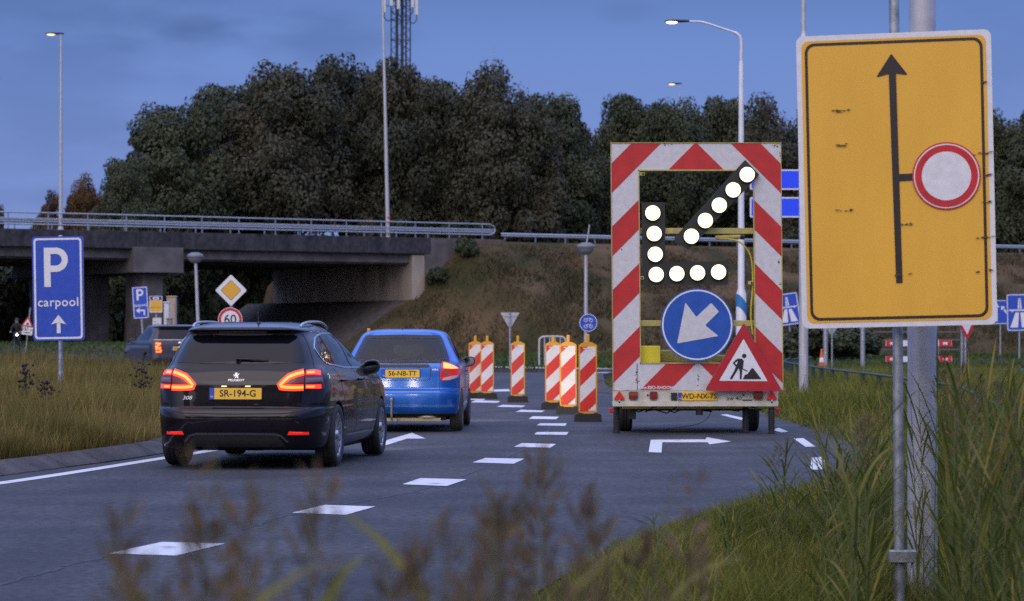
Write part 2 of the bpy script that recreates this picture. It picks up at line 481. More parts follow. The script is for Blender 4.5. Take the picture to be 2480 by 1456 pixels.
def dist_poly(x, y, poly):
    d = np.full(np.shape(x), 1e9); k = len(poly)
    for i in range(k):
        a = poly[i]; b = poly[(i + 1) % k]; ab = b - a; L = (ab ** 2).sum() + 1e-12
        t = np.clip(((x - a[0]) * ab[0] + (y - a[1]) * ab[1]) / L, 0, 1)
        d = np.minimum(d, np.hypot(x - a[0] - t * ab[0], y - a[1] - t * ab[1]))
    return d
def island_z(x, y):
    d = dist_poly(x, y, ISN)
    far = np.clip((np.asarray(y) - 40) / 26, 0, 1)
    return .12 + np.clip((d - .3) / 3.0, 0, 1) * (.06 + .30 * far)
gx, gy_ = np.meshgrid(np.arange(-28, -3, .5), np.arange(13, 70, .5))
V = np.stack([gx.ravel(), gy_.ravel(), island_z(gx.ravel(), gy_.ravel())], 1)
k = gx.shape[1]; ii, jj = np.meshgrid(np.arange(k - 1), np.arange(gx.shape[0] - 1)); q = (jj * k + ii).ravel()
FQ = np.stack([q, q + 1, q + k + 1, q + k], 1)
inn = inpoly(V[:, 0], V[:, 1], ISN) & (dist_poly(V[:, 0], V[:, 1], ISN) > .1)
FQ = FQ[inn[FQ].all(1)]
struct(np_mesh('island_ground', V, FQ, [SOIL], smooth=True))

def kerb_along(name, pts, side=1, w=.30, h=.125, seg=1.0):
    """row of kerb stones: sloped face towards the road, joints between the stones"""
    b = MB()
    P = [Vector((p[0], p[1], 0)) for p in pts]
    L = [0]
    for i in range(1, len(P)): L.append(L[-1] + (P[i] - P[i - 1]).length)
    X = np.interp; tot = L[-1]; n = int(tot / seg)
    for i in range(n):
        a, c = (i + .008) * seg, (i + 1 - .008) * seg
        pa = Vector((X(a, L, [p.x for p in P]), X(a, L, [p.y for p in P]), 0)); pc = Vector((X(c, L, [p.x for p in P]), X(c, L, [p.y for p in P]), 0))
        t = (pc - pa).normalized(); nn = Vector((t.y, -t.x, 0)) * side
        dz = rnd.uniform(-.006, .006); dn = rnd.uniform(-.008, .008)
        prof = [(-w * .62, -.05), (-w * .62, h * .1), (-w * .48, h * .30), (w * .05, h * .93), (w * .12, h), (w * .42, h), (w * .42, -.05)]
        v = []
        for p in (pa, pc):
            for o, z in prof:
                v.append(p - nn * (o + dn) + Vector((0, 0, z + dz)))
        m = len(prof)
        f = [(j, j + 1, j + 1 + m, j + m) for j in range(m - 1)] + [tuple(range(m))[::-1], tuple(range(m, 2 * m))]
        b.add(v, f, KERB)
    return struct(b.build(name))
kerb_along('kerb', [(p.x, p.y) for p in ISC], side=1)
kerb_along('kerb', [(p.x + .1, p.y) for p in smooth_curve([e for e in EDGE if 56 <= e[1] <= 106], 6)], side=-1, w=.26)
kerb_along('kerb', [(-40, 104.3), (-10, 105.2), (3, 106.4), (6, 107.3)], side=-1, w=.3, h=.14)

# painted markings, laid out on the ground
mk = MB(); MZ = .004
def mark(pix):
    p = [gnd(x, y) for x, y in pix]
    pts = ccw([(a.x, a.y) for a in p])
    mk.add([(x, y, MZ) for x, y in pts], [tuple(range(len(pts)))], PAINT)
for qd in [[(262, 1342), (392, 1314), (545, 1318), (428, 1347)], [(708, 1243), (786, 1224), (909, 1228), (838, 1248)], [(974, 1174), (1018, 1159), (1130, 1162), (1082, 1178)],
           [(1144, 1121), (1175, 1110), (1270, 1112), (1244, 1124)], [(1245, 1083), (1264, 1074), (1347, 1076), (1333, 1085)], [(1293, 1053), (1301, 1047), (1377, 1047), (1372, 1054)],
           [(1300, 1031), (1308, 1026), (1373, 1026), (1369, 1032)], [(1281, 1015), (1290, 1009), (1354, 1010), (1347, 1016)], [(1249, 998), (1262, 993), (1320, 995), (1311, 999)],
           [(1203, 986), (1217, 981), (1273, 983), (1263, 987)], [(1140, 975), (1152, 970), (1212, 972), (1205, 976)], [(1127, 968), (1135, 966), (1176, 967), (1170, 970)],
           [(1190, 949), (1196, 944), (1232, 943), (1236, 948)],
           [(1870, 1042), (1886, 1037), (1909, 1046), (1893, 1048)], [(1922, 1063), (1946, 1062), (1976, 1082), (1951, 1083)], [(1966, 1109), (1998, 1107), (1997, 1139), (1962, 1138)],
           [(1744, 1005), (1760, 1004), (1806, 1014), (1796, 1018)],
           [(1571, 1096), (1576, 1066), (1708, 1065), (1712, 1060), (1771, 1070), (1718, 1077), (1714, 1072), (1604, 1072), (1602, 1097)],
           [(880, 1098), (940, 1066), (998, 1049), (1031, 1063), (986, 1063), (935, 1079), (905, 1100)],
           [(1130, 889), (1140, 887), (1500, 893), (1500, 895)], [(1130, 899), (1140, 898), (1500, 902), (1500, 904)]]:
    mark(qd)
# solid edge line on the left, follows the kerb
lp = smooth_curve([(-6.75, 16), (-5.6, 20.4), (-4.6, 24.3), (-3.80, 29.4), (-3.42, 32.2), (-3.2, 36), (-3.25, 42), (-3.7, 50), (-4.8, 58)], 6)
for i in range(len(lp) - 1):
    t = (lp[i + 1] - lp[i]).normalized(); n_ = Vector((t.y, -t.x, 0)) * .085
    if i == 0 or True:
        a, b_ = lp[i], lp[i + 1]
        mk.add([(a - n_) + Vector((0, 0, MZ)), (a + n_) + Vector((0, 0, MZ)), (b_ + n_) + Vector((0, 0, MZ)), (b_ - n_) + Vector((0, 0, MZ))], [(0, 1, 2, 3)], PAINT)
struct(mk.build('road_markings'))
# tarred seam between the two lanes, wandering
TAR = mat('tar_seam', (.012, .012, .013), .6)
sm = MB()
sp = [gnd(*p) for p in [(-60, 1430), (60, 1400), (200, 1362), (330, 1336), (560, 1292), (700, 1248), (930, 1205), (1010, 1190), (1130, 1150), (1230, 1106), (1300, 1070), (1322, 1050), (1335, 1030), (1335, 1020)]]
sp = smooth_curve([(p.x, p.y) for p in sp], 10)
for i in range(len(sp) - 1):
    t = (sp[i + 1] - sp[i]).normalized(); wv = .010 + .012 * rnd.random(); n_ = Vector((t.y, -t.x, 0)) * wv
    if rnd.random() < .2: continue
    j = Vector((rnd.uniform(-.02, .02), 0, .0025))
    sm.add([sp[i] - n_ + j, sp[i] + n_ + j, sp[i + 1] + n_ + j, sp[i + 1] - n_ + j], [(0, 1, 2, 3)], TAR)
struct(sm.build('road_seam'))
# the older, redder asphalt of the left lane
ASPH3 = mat('old_asphalt', (.040, .035, .041), .8, spec=.3, col2=(.062, .054, .061), vscale=1.5, bump=.35, bscale=160, detail=12, grain=.55, gscale=16)
sheet('road_patch', [(a.x, a.y) for a in [gnd(1150, 1002), gnd(1330, 985), gnd(1270, 972), gnd(1140, 962), gnd(1120, 985)]], .002, ASPH3)

# ---------------------------------------------------------------- bridge frame
BO = Vector((-34.1, 181.0, 0)); BU = Vector((.8523, .5230, 0)); BV = Vector((-.5230, .8523, 0))
BM = Matrix(((BU.x, BV.x, 0, BO.x), (BU.y, BV.y, 0, BO.y), (0, 0, 1, 0), (0, 0, 0, 1)))
def bu(px):
    k = (px - 1240) / F
    return (181 * k + 34.1) / (.8523 - .523 * k)
U_AB = bu(1000); DZ = 8.67
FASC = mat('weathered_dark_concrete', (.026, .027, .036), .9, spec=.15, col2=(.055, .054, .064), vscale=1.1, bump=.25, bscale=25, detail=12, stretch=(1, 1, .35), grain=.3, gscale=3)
via = empty('viaduct', BO, math.atan2(BU.y, BU.x), 'grey concrete viaduct crossing above the road on piers', 'viaduct')
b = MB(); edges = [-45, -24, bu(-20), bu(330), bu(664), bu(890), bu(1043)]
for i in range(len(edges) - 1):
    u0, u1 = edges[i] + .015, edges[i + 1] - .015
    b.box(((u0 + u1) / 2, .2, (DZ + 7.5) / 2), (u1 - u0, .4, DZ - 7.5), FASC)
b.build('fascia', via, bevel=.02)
b = MB(); b.box(((-45 + U_AB + 1.4) / 2, 12, 7.6), (U_AB + 46.4, 23.0, 1.5), CONC); b.build('deck', via)
b = MB()
for vv in (.75, 4.5, 8.5, 12.5, 16.5, 20.5):
    b.box(((-45 + U_AB) / 2, vv + .3, 7.1), (U_AB + 45, .6, .75), CONC)
b.box((U_AB + .55, 1.0, 7.12), (1.05, 1.2, .76), CONC)
b.build('girder', via, bevel=.02)
b = MB(); b.box(((9.6 + 13.3) / 2, 11, 6.72 + .0), (3.7, 22.6, 1.74), CONC); b.build('pier_cap', via, bevel=.04)
for vv in (2.2, 11.5, 20.2):
    b = MB(); b.box((11.45, vv, 2.9), (1.5, 3.0, 5.9), CONC); b.build('column', via, bevel=.06)
b = MB(); b.box((U_AB + .7, 11.4, 5.3), (1.4, 22.6, 4.2), ABUT); b.build('abutment', via, bevel=.03)
uw = bu(1225)
b = MB(); b.slab([(U_AB + 1.02, 3.0), (U_AB + 1.02, 7.48), (U_AB + 1.5, 7.48), (U_AB + 1.5, DZ), (uw, DZ), (uw, 5.5), (U_AB + 4, 3.0)], .02, .5, CONC); b.build('wing_wall', via, bevel=.02)

rail = empty('bridge_railing', BM @ Vector((0, .12, DZ)), math.atan2(BU.y, BU.x), 'silver three-bar railing along the edge of the viaduct with rounded end', 'railing')
ur = bu(1186)
b = MB(); arc = [(ur + .71 * math.sin(a) * .75, 0, .71 + .39 * math.cos(a)) for a in np.linspace(0, math.pi, 12)]
b.tube([(-40, 0, 1.1)] + arc + [(-40, 0, .32)], .05, GALV, 8); b.build('rail', rail)
b = MB(); b.tube([(-40, 0, .71), (ur + .5, 0, .71)], .045, GALV, 8); b.build('rail', rail)
u_ = bu(1170)
p0 = None
b = MB(); b.box((0, 0, .55), (.07, .05, 1.1), GALV); b.box((0, 0, .012), (.2, .2, .024), GALV); p0 = b.build('railing_post', rail); p0.location = (u_, 0, 0)
for i in range(1, 25):
    c = p0.copy(); COL.objects.link(c); c.parent = rail; c.location = (u_ - 2.83 * i, 0, 0)

def wbeam(b, p0, p1, z, depth=Vector((0, -1, 0))):
    prof = [(.0, .31), (.04, .28), (.08, .24), (.08, .20), (.02, .16), (.02, .15), (.08, .11), (.08, .07), (.04, .03), (0, 0)]
    v = []
    for p in (p0, p1):
        for o, h in prof:
            v.append(Vector(p) + depth * o + Vector((0, 0, z + h - .155)))
    m = len(prof)
    b.add(v, [(j, j + 1, j + 1 + m, j + m) for j in range(m - 1)], GALV, True)
def guard(label, u0, u1, v, z, step=2.67, posth=.75):
    g = empty('guard_rail', BM @ Vector((u0, v, z)), math.atan2(BU.y, BU.x), label, 'guard rail')
    b = MB(); wbeam(b, (0, 0, 0), (u1 - u0, 0, 0), posth - .1); b.build('beam', g)
    b = MB(); b.box((0, .06, posth / 2), (.06, .1, posth), GALV); p = b.build('post', g)
    p.location = (.4, 0, 0)
    for i in range(1, min(60, int((u1 - u0) / step))):
        c = p.copy(); COL.objects.link(c); c.parent = g; c.location = (.4 + i * step, 0, 0)
    return g
guard('steel crash barrier running on the viaduct behind the silver railing', -20, ur + 1.2, 1.6, DZ - .02)
guard('steel crash barrier along the top of the grass embankment', ur + 1.5, ur + 75, .9, 8.40)

# ---------------------------------------------------------------- embankment
def bank_z(u, bb):
    a = u - U_AB
    H0 = np.where(a >= 4.6, 8.5, np.where(a >= 0, 4.5 + (a / 4.6) * 4.0, 4.5 + a * .62))
    z = np.where(bb > 0, H0 - bb * .52, H0)
    return np.maximum(z, -.3)
us = np.concatenate([np.arange(U_AB - 12, U_AB + 12, .6), np.arange(U_AB + 12, 130, 1.5)]); bs = np.concatenate([np.arange(-26, 0, 2.0), np.arange(0, 22, .6)])
GU, GB = np.meshgrid(us, bs)
Z = bank_z(GU, GB)
Z = Z + np.where((GB > 1) & (Z > .1), .16 * np.sin(GU * .9 + 1.3 * np.sin(GB * .8)) * np.sin(GB * .7 + GU * .23) + nrg.normal(0, .05, Z.shape), 0)
Z = np.where((GB < .2) & (GU > U_AB - .3) & (GU < U_AB + 1.2), 3.5, Z)
P3 = np.stack([BO.x + GU * BU.x - GB * BV.x, BO.y + GU * BU.y - GB * BV.y, Z], -1)
def grid_faces(n, m):
    ii, jj = np.meshgrid(np.arange(m - 1), np.arange(n - 1)); q = (jj * m + ii).ravel()
    return np.stack([q, q + 1, q + m + 1, q + m], 1)
fq = grid_faces(*GU.shape)[:, ::-1]
uu, bb = GU.ravel()[fq].mean(1), GB.ravel()[fq].mean(1)
pv = (uu < U_AB) & (bb < -.2)
struct(np_mesh('embankment', P3.reshape(-1, 3), fq[~pv], [BANK], smooth=True))
struct(np_mesh('paved_slope', P3.reshape(-1, 3), fq[pv], [PAVE], smooth=True))

# ---------------------------------------------------------------- grass
def blades(pts, h, w, lean, wdir=None, seg=2):
    n = len(pts); ang = nrg.uniform(0, 2 * np.pi, n); la = nrg.uniform(0, 2 * np.pi, n)
    lx = np.cos(la) * lean; ly = np.sin(la) * lean
    if wdir is not None:
        lx = lx + wdir[0] * h; ly = ly + wdir[1] * h
    dx = np.cos(ang) * w / 2; dy = np.sin(ang) * w / 2
    V = np.empty((n, 5, 3)); z0 = pts[:, 2]
    for k, (t, ws) in enumerate([(0, -1), (0, 1), (.5, -.8), (.5, .8), (1, 0)]):
        bend = t ** 1.8
        V[:, k, 0] = pts[:, 0] + lx * bend + dx * ws; V[:, k, 1] = pts[:, 1] + ly * bend + dy * ws
        V[:, k, 2] = z0 + h * t * (1 - .25 * (lean / np.maximum(h, .05)) * t)
    base = np.arange(n)[:, None] * 5
    T = np.concatenate([base + [0, 1, 3], base + [0, 3, 2], base + [2, 3, 4]], 0)
    return V.reshape(-1, 3), T
def clear_post(P, H):
    """trampled strip in front of the two sign posts"""
    px = 1240 + P[:, 0] / P[:, 1] * F
    return H * np.where((np.abs(px - 2205) < 62) & (P[:, 1] < 17.4) & (P[:, 1] > 10), .30, np.where((np.abs(px - 2205) < 100) & (P[:, 1] < 17.4), .55, 1.0))
def grass_object(name, pts, h, w, lean, m, tone, wdir=None):
    V, T = blades(pts, h, w, lean, wdir)
    o = np_mesh(name, V, T, [m], np.repeat(tone, 5))
    o['kind'] = 'stuff'
    return o
G_VERGE = leafmat('verge_grass', [(.044, .058, .009), (.090, .108, .017), (.150, .155, .028), (.24, .20, .062), (.33, .26, .12)], nscale=.5, trans=.25)
G_DRY = leafmat('dry_meadow_grass', [(.062, .064, .016), (.125, .108, .028), (.20, .155, .048), (.27, .20, .070), (.36, .28, .13)], nscale=.4, trans=.25)
G_BANK = leafmat('bank_grass', [(.040, .044, .018), (.058, .056, .026), (.085, .064, .038), (.12, .085, .052)], nscale=.14)

def verge_pts(n, y0, y1, dmin, dmax, p=1.0):
    y = y0 + (y1 - y0) * nrg.random(n) ** p
    d = dmin + (dmax - dmin) * nrg.random(n)
    x = edge_x(y) + d
    return x, y, d
def clumpy(x, y, s, a):
    return .5 + .5 * np.sin(x * s + 2.1 * np.sin(y * s * .7 + a)) * np.sin(y * s * 1.13 + 1.7 * np.sin(x * s * .9 + a * 2))
P = []; H = []
for n, y0, y1, d0, d1, hh in [(36000, 9, 20, -.12, 3.2, .27), (34000, 18, 32, -.1, 4.6, .34), (26000, 30, 60, -.1, 6.5, .36), (16000, 56, 106, .25, 14, .30)]:
    x, y, d = verge_pts(n, y0, y1, d0, d1)
    h = hh * (.45 + .9 * nrg.random(n)) * (.6 + .7 * clumpy(x, y, 1.6, .3)) * np.clip(.22 + .78 * d / 1.1, .2, 1.35)
    P.append(np.stack([x, y, gz(x, y) - .02], 1)); H.append(h)
P = np.concatenate(P); H = clear_post(P, np.concatenate(H)); n = len(P)
wd = np.where(P[:, 1] < 24, .010, np.where(P[:, 1] < 40, .013, .022)) * nrg.uniform(.6, 1.3, n)
grass_object('verge_grass', P, H, wd, H * nrg.uniform(.15, .75, n), G_VERGE, np.clip(nrg.normal(.42, .2, n), 0, 1))
# rank tall growth on the verge right of the signs
P = []; H = []
for n, y0, y1, d0, d1, hh in [(20000, 9.5, 20, 1.3, 4.2, .78), (26000, 19, 34, 1.0, 5.2, .85), (9000, 34, 48, 1.2, 6.0, .6)]:
    x, y, d = verge_pts(n, y0, y1, d0, d1)
    h = hh * (.5 + .7 * nrg.random(n)) * (.55 + .6 * clumpy(x, y, 1.1, 1.3)) * np.clip(.5 + .5 * (d - d0) / 1.2, .4, 1.2)
    P.append(np.stack([x, y, gz(x, y) - .02], 1)); H.append(h)
P = np.concatenate(P); H = clear_post(P, np.concatenate(H)); n = len(P)
G_RANK = leafmat('rank_grass', [(.026, .040, .008), (.050, .072, .013), (.085, .104, .020), (.15, .145, .036), (.25, .20, .07)], nscale=.7, trans=.25)
grass_object('rank_grass', P, H, nrg.uniform(.007, .014, n), H * nrg.uniform(.1, .55, n), G_RANK, np.clip(nrg.normal(.42, .22, n), 0, 1))
# dry meadow on the island
def island_pts(n, y0, y1):
    out = []
    while sum(len(o) for o in out) < n:
        y = y0 + (y1 - y0) * nrg.random(n * 2); x = -.215 * y + (nrg.random(n * 2)) * (.215 * y - 3.4)
        k = inpoly(x, y, ISN) & (dist_poly(x, y, ISN) > .14)
        out.append(np.stack([x[k], y[k]], 1))
    return np.concatenate(out)[:n]
P = []; H = []; Wd = []
for n, y0, y1, hh, ww in [(36000, 25, 36, .40, .010), (38000, 34, 50, .44, .012), (36000, 48, 68, .52, .018)]:
    xy = island_pts(n, y0, y1); x, y = xy[:, 0], xy[:, 1]
    d = dist_poly(x, y, ISN)
    h = hh * (.5 + .8 * nrg.random(n)) * (.45 + .5 * clumpy(x, y, 1.2, .9) + .4 * clumpy(x, y, .55, 2.9)) * np.clip(.42 + .58 * d / .7, .3, 1)
    P.append(np.stack([x, y, island_z(x, y) - .03], 1)); H.append(h); Wd.append(ww * nrg.uniform(.6, 1.3, n))
P = np.concatenate(P); H = np.concatenate(H); Wd = np.concatenate(Wd); n = len(P)
xy = island_pts(9000, 25, 50); dd = dist_poly(xy[:, 0], xy[:, 1], ISN); xy = xy[(dd < .75) & (clumpy(xy[:, 0], xy[:, 1], 2.3, .5) > .5)]; m_ = len(xy)
P = np.concatenate([P, np.stack([xy[:, 0], xy[:, 1], np.full(m_, .10)], 1)]); H = np.concatenate([H, nrg.uniform(.12, .34, m_)]); Wd = np.concatenate([Wd, nrg.uniform(.008, .014, m_)]); n = len(P)
xy = island_pts(3600, 25, 66); m_ = len(xy)
P = np.concatenate([P, np.stack([xy[:, 0], xy[:, 1], island_z(xy[:, 0], xy[:, 1]) - .03], 1)]); H = np.concatenate([H, nrg.uniform(.5, .85, m_) * (.6 + .5 * clumpy(xy[:, 0], xy[:, 1], .9, 2.2))]); Wd = np.concatenate([Wd, nrg.uniform(.005, .009, m_)]); n0 = n; n = len(P)
grass_object('meadow_grass', P, H, Wd, H * nrg.uniform(.1, .5, n), G_DRY, np.clip(nrg.normal(.40, .24, n) + np.where(np.arange(n) >= n0, .25, 0), 0, 1))
# rough turf on the embankment and the lawns in the distance
n = 110000; u = nrg.uniform(U_AB - 6, 100, n); bbv = nrg.uniform(.3, 18, n); z = bank_z(u, bbv); k = z > .2
u, bbv, z = u[k], bbv[k], z[k]; n = len(u)
P = np.stack([BO.x + u * BU.x - bbv * BV.x, BO.y + u * BU.y - bbv * BV.y, z - .1], 1)
H = .34 * (.5 + nrg.random(n)) * (.5 + .9 * clumpy(u, bbv, .6, .2))
grass_object('bank_grass', P, H, nrg.uniform(.035, .08, n), H * .7, G_BANK, np.clip(nrg.normal(.40, .2, n) + .22 * clumpy(u, bbv, .22, .7) + .025 * (z - 4), 0, 1))
n = 30000; x = nrg.uniform(-42, 42, n); y = nrg.uniform(121, 190, n); k = ~((np.abs(x) < 0))
P = np.stack([x, y, gz(x, y) - .02], 1); H = .22 * (.4 + nrg.random(n))
G_LAWN = leafmat('lawn_grass', [(.030, .055, .012), (.045, .075, .018), (.06, .09, .024), (.075, .095, .03)], nscale=.1, trans=.2)
grass_object('lawn_grass', P, H, nrg.uniform(.06, .14, n), H * .5, G_LAWN, np.clip(nrg.normal(.45, .2, n), 0, 1))

# ---------------------------------------------------------------- trees
LEAF = {'green': leafmat('leaf_green', [(.019, .027, .013), (.033, .043, .019), (.048, .058, .027), (.068, .070, .036)], nscale=.11),
        'brown': leafmat('leaf_brown', [(.020, .025, .014), (.034, .037, .020), (.052, .048, .027), (.074, .062, .035)], nscale=.11),
        'russet': leafmat('leaf_russet', [(.030, .020, .010), (.065, .036, .014), (.10, .055, .02), (.13, .075, .03)], nscale=.2)}
BARK = mat('bark', (.030, .026, .022), .9, var=.3, vscale=3)
def crown_mesh(seed, rx, rz, nclump, nleaf, lsize, hollow=.25, cl=(1.2, 2.3), bottom=-.75):
    g = np.random.default_rng(seed); C = []; Rr = []
    while len(C) < nclump:
        p = g.normal(size=3); p /= np.linalg.norm(p); r = (hollow + (1 - hollow) * g.random() ** .55)
        q = p * r
        if q[2] < bottom: continue
        if q[2] < -.2 and g.random() < .45: continue
        C.append(q * [rx, rx, rz]); Rr.append(g.uniform(*cl) * (1.1 - .3 * r))
    C = np.array(C); Rr = np.array(Rr)
    N = nclump * nleaf; ci = np.repeat(np.arange(nclump), nleaf)
    d = g.normal(size=(N, 3)); d /= np.linalg.norm(d, axis=1)[:, None]
    rr = Rr[ci] * (.35 + .72 * g.random(N) ** .4) * (1 + .18 * np.sin(d[:, 0] * 5 + ci) * np.sin(d[:, 2] * 6))
    c = C[ci] + d * rr[:, None] * [1.08, 1.08, .84]
    nrm = d + g.normal(scale=.55, size=(N, 3)) + [0, 0, .25]; nrm /= np.linalg.norm(nrm, axis=1)[:, None]
    t = np.cross(nrm, g.normal(size=(N, 3))); t /= np.linalg.norm(t, axis=1)[:, None] + 1e-9; bt = np.cross(nrm, t)
    s = lsize * g.uniform(.6, 1.35, N)[:, None]
    V = np.stack([c - t * s, c + bt * s * .62 + nrm * s * .1, c + t * s, c - bt * s * .62 + nrm * s * .1], 1).reshape(-1, 3)
    tone = np.clip(np.repeat(g.normal(.42, .15, nclump), nleaf) + g.normal(0, .07, N), 0, 1)
    return V, np.arange(N * 4).reshape(-1, 4), np.repeat(tone, 4), C
def make_tree(kind, seed, rx, rz, zc, nclump, nleaf, lsize, label, group, bare=0, bot=-.75):
    root = empty('tree', (0, 0, 0), 0, label, 'tree', group)
    V, Q, tone, C = crown_mesh(seed, rx, rz, nclump, nleaf, lsize, bottom=bot)
    V[:, 2] += zc
    np_mesh('crown', V, Q, [LEAF[kind]], tone, root)
    b = MB(); g = random.Random(seed)
    b.tube([(0, 0, -.3), (.1, .05, zc * .25), (.0, .2, zc * .55), (.2, .1, zc * .95)], [rx * .085, rx * .065, rx * .05, rx * .02], BARK, 9)
    idx = list(range(len(C))); g.shuffle(idx)
    for i in idx[:26 + bare]:
        e = Vector(C[i]) + Vector((0, 0, zc)); z0 = zc * g.uniform(.3, .62); s = Vector((0, .1, z0))
        m1 = s.lerp(e, .4) + Vector((g.uniform(-.3, .3), g.uniform(-.3, .3), g.uniform(.2, 1.0))); m2 = s.lerp(e, .75) + Vector((g.uniform(-.3, .3), g.uniform(-.3, .3), g.uniform(0, .6)))
        b.tube([s, m1, m2, e], [rx * .03, rx * .02, rx * .013, rx * .005], BARK, 6)
    b.build('trunk', root)
    return root
TREES = {}
def tree(kind, var, px, ytop, rpx, Y, label, group='trees behind the viaduct'):
    key = (kind, var); s = F / Y
    H = EYE + (HZ - ytop) / s; rad = rpx / s
    if key not in TREES:
        TREES[key] = (make_tree(kind, 40 + var * 7 + len(TREES), 6.0, *((8.6, 12.2) if var < 2 else (8.0, 12.6)), 135 if var < 2 else 112, 720, .175, label, group, bot=-.75 if var < 2 else -.36), True)
        o = TREES[key][0]
    else:
        o = copy_tree(TREES[key][0])
    o['label'] = label; o['group'] = group
    o.location = ((px - 1240) / F * Y, Y, 0); o.rotation_euler = (0, 0, rnd.uniform(0, 6.28))
    o.scale = (rad / 6.6, rad / 6.6, H / 21.1)
    return o
for a in [('green', 0, 305, 385, 88, 222, 'narrow green tree at the left end of the big grove above the viaduct'),
          ('green', 1, 425, 240, 150, 233, 'broad green tree second from the left in the grove above the viaduct'),
          ('green', 0, 565, 205, 160, 245, 'green tree with rounded shoulder rising behind the priority diamond sign'),
          ('brown', 2, 690, 148, 175, 236, 'tall brownish tree forming the first peak of the grove'),
          ('brown', 2, 850, 140, 172, 246, 'tall brownish tree just left of the tall lamp mast on the viaduct'),
          ('brown', 0, 985, 140, 150, 239, 'tall browning tree right under the lattice antenna mast'),
          ('green', 1, 1105, 178, 140, 243, 'dark tree right of the lattice antenna mast in the grove'),
          ('brown', 1, 1215, 182, 150, 236, 'dark brownish tree under the thin aerial'),
          ('green', 0, 1330, 232, 130, 248, 'dark tree on the sloping right shoulder of the big grove'),
          ('brown', 0, 1412, 300, 90, 250, 'low tree in the dip between the two groves'),
          ('green', 0, 1520, 232, 120, 262, 'dark green tree at the left of the grove behind the arrow trailer'),
          ('green', 1, 1635, 236, 130, 258, 'dark green tree right behind the top of the arrow trailer'),
          ('green', 0, 1745, 240, 120, 264, 'dark green tree behind the curved street lamp pole'),
          ('brown', 1, 1860, 255, 130, 260, 'dark tree between the curved street lamp and the yellow sign'),
          ('green', 1, 1990, 250, 130, 268, 'dark tree hidden mostly behind the left part of the yellow sign'),
          ('green', 0, 2120, 262, 130, 262, 'dark tree behind the middle of the yellow sign'),
          ('brown', 0, 2260, 255, 130, 268, 'dark tree behind the right part of the yellow sign'),
          ('green', 1, 2395, 262, 125, 262, 'dark tree peeping out right of the yellow sign'),
          ('green', 0, 2510, 272, 130, 258, 'dark tree at the right edge of the picture'),
          ('russet', 0, 118, 468, 52, 238, 'small russet tree left of the grove behind the lamp mast'),
          ('russet', 1, 205, 440, 62, 240, 'russet tree at the left foot of the grove'),
          ('green', 1, -6, 490, 24, 250, 'small green tree top at the left picture edge above the railing')]:
    tree(*a)
for i, (px_, y_) in enumerate([(-30, -52), (-21, -48), (-13, -56), (-4, -50), (5, -55), (13, -47), (22, -53), (31, -50), (-40, -46), (40, -46)]):  # row of trees added out of view, to darken what the cars reflect
    o = copy_tree(TREES[('green', i % 2)][0]); o['label'] = 'unseen tree added behind the photographer to darken reflections'; o['group'] = 'added trees behind the photographer'
    o.location = (px_, y_ + 6, -.3); o.scale = (1.05, 1.05, .80 + .06 * (i % 4)); o.rotation_euler = (0, 0, i * 1.3)
# dense bushes seen beneath the viaduct
def bush(px, Y, h, w, label, group='bushes beneath the viaduct', kind='green', z=0):
    key = ('bush', kind)
    if key not in TREES:
        root = empty('bush', (0, 0, 0), 0, label, 'bush', group)
        V, Q, tone, C = crown_mesh(91, 1.0, .62, 60, 260, .07, .2, (.2, .36), -.9); V[:, 2] += .5
        np_mesh('foliage', V, Q, [LEAF[kind]], tone, root)
        b = MB()
        for i in range(10):
            e = C[i * 3]; b.tube([(0, 0, -.05), (e[0] * .4, e[1] * .4, .3), (e[0], e[1], e[2] + .5)], [.03, .02, .008], BARK, 5)
        b.build('stem', root); TREES[key] = (root, True); o = root
    else:
        o = copy_tree(TREES[key][0])
    o['label'] = label; o['group'] = group
    o.location = ((px - 1240) / F * Y, Y, z); o.rotation_euler = (0, 0, rnd.uniform(0, 6.28)); o.scale = (w, w, h / 1.12)
    return o
for px, Y, h, w, lb in [(-20, 208, 6.0, 3.6, 'dark bush at the left picture edge beneath the viaduct'), (70, 215, 6.4, 3.6, 'dark bush behind the left carpool sign beneath the viaduct'), (165, 225, 6.6, 3.8, 'dark bush mostly hidden by the left carpool sign'),
                        (270, 232, 6.4, 3.8, 'dark bush between the two bridge columns'), (330, 230, 6.0, 3.4, 'dark bush behind the small carpool sign'), (440, 238, 7.0, 3.6, 'dark bush right of the pier cap beneath the viaduct'),
                        (520, 243, 7.0, 3.6, 'dark bush behind the priority diamond sign'), (590, 246, 6.8, 3.2, 'dark bush just right of the priority diamond sign'), (650, 250, 7.0, 3.4, 'dark bush beside the far end of the abutment wall')]:
    bush(px, Y, h, w, lb)
for u_, b_, w_, h_, lb in [(U_AB + 1.6, .9, .8, 1.1, 'small dark shrub at the foot of the wing wall beside the paved slope'), (U_AB + 3.9, 1.0, .9, 1.3, 'small dark shrub where the wing wall meets the embankment top')]:
    p_ = BM @ Vector((u_, -b_, float(bank_z(np.array(u_), np.array(b_))))); bush(1240 + p_.x / p_.y * F, p_.y, h_, w_, lb, 'shrubs on the embankment', 'green', p_.z - .1)
for px, Y, h, w, lb in [(1990, 150, 1.9, 2.2, 'low scrubby bush behind the traffic cone'), (2050, 152, 1.7, 1.8, 'low scrubby bush beside the grey gate')]:
    bush(px, Y, h, w, lb, 'scrub on the right', 'green', .2)
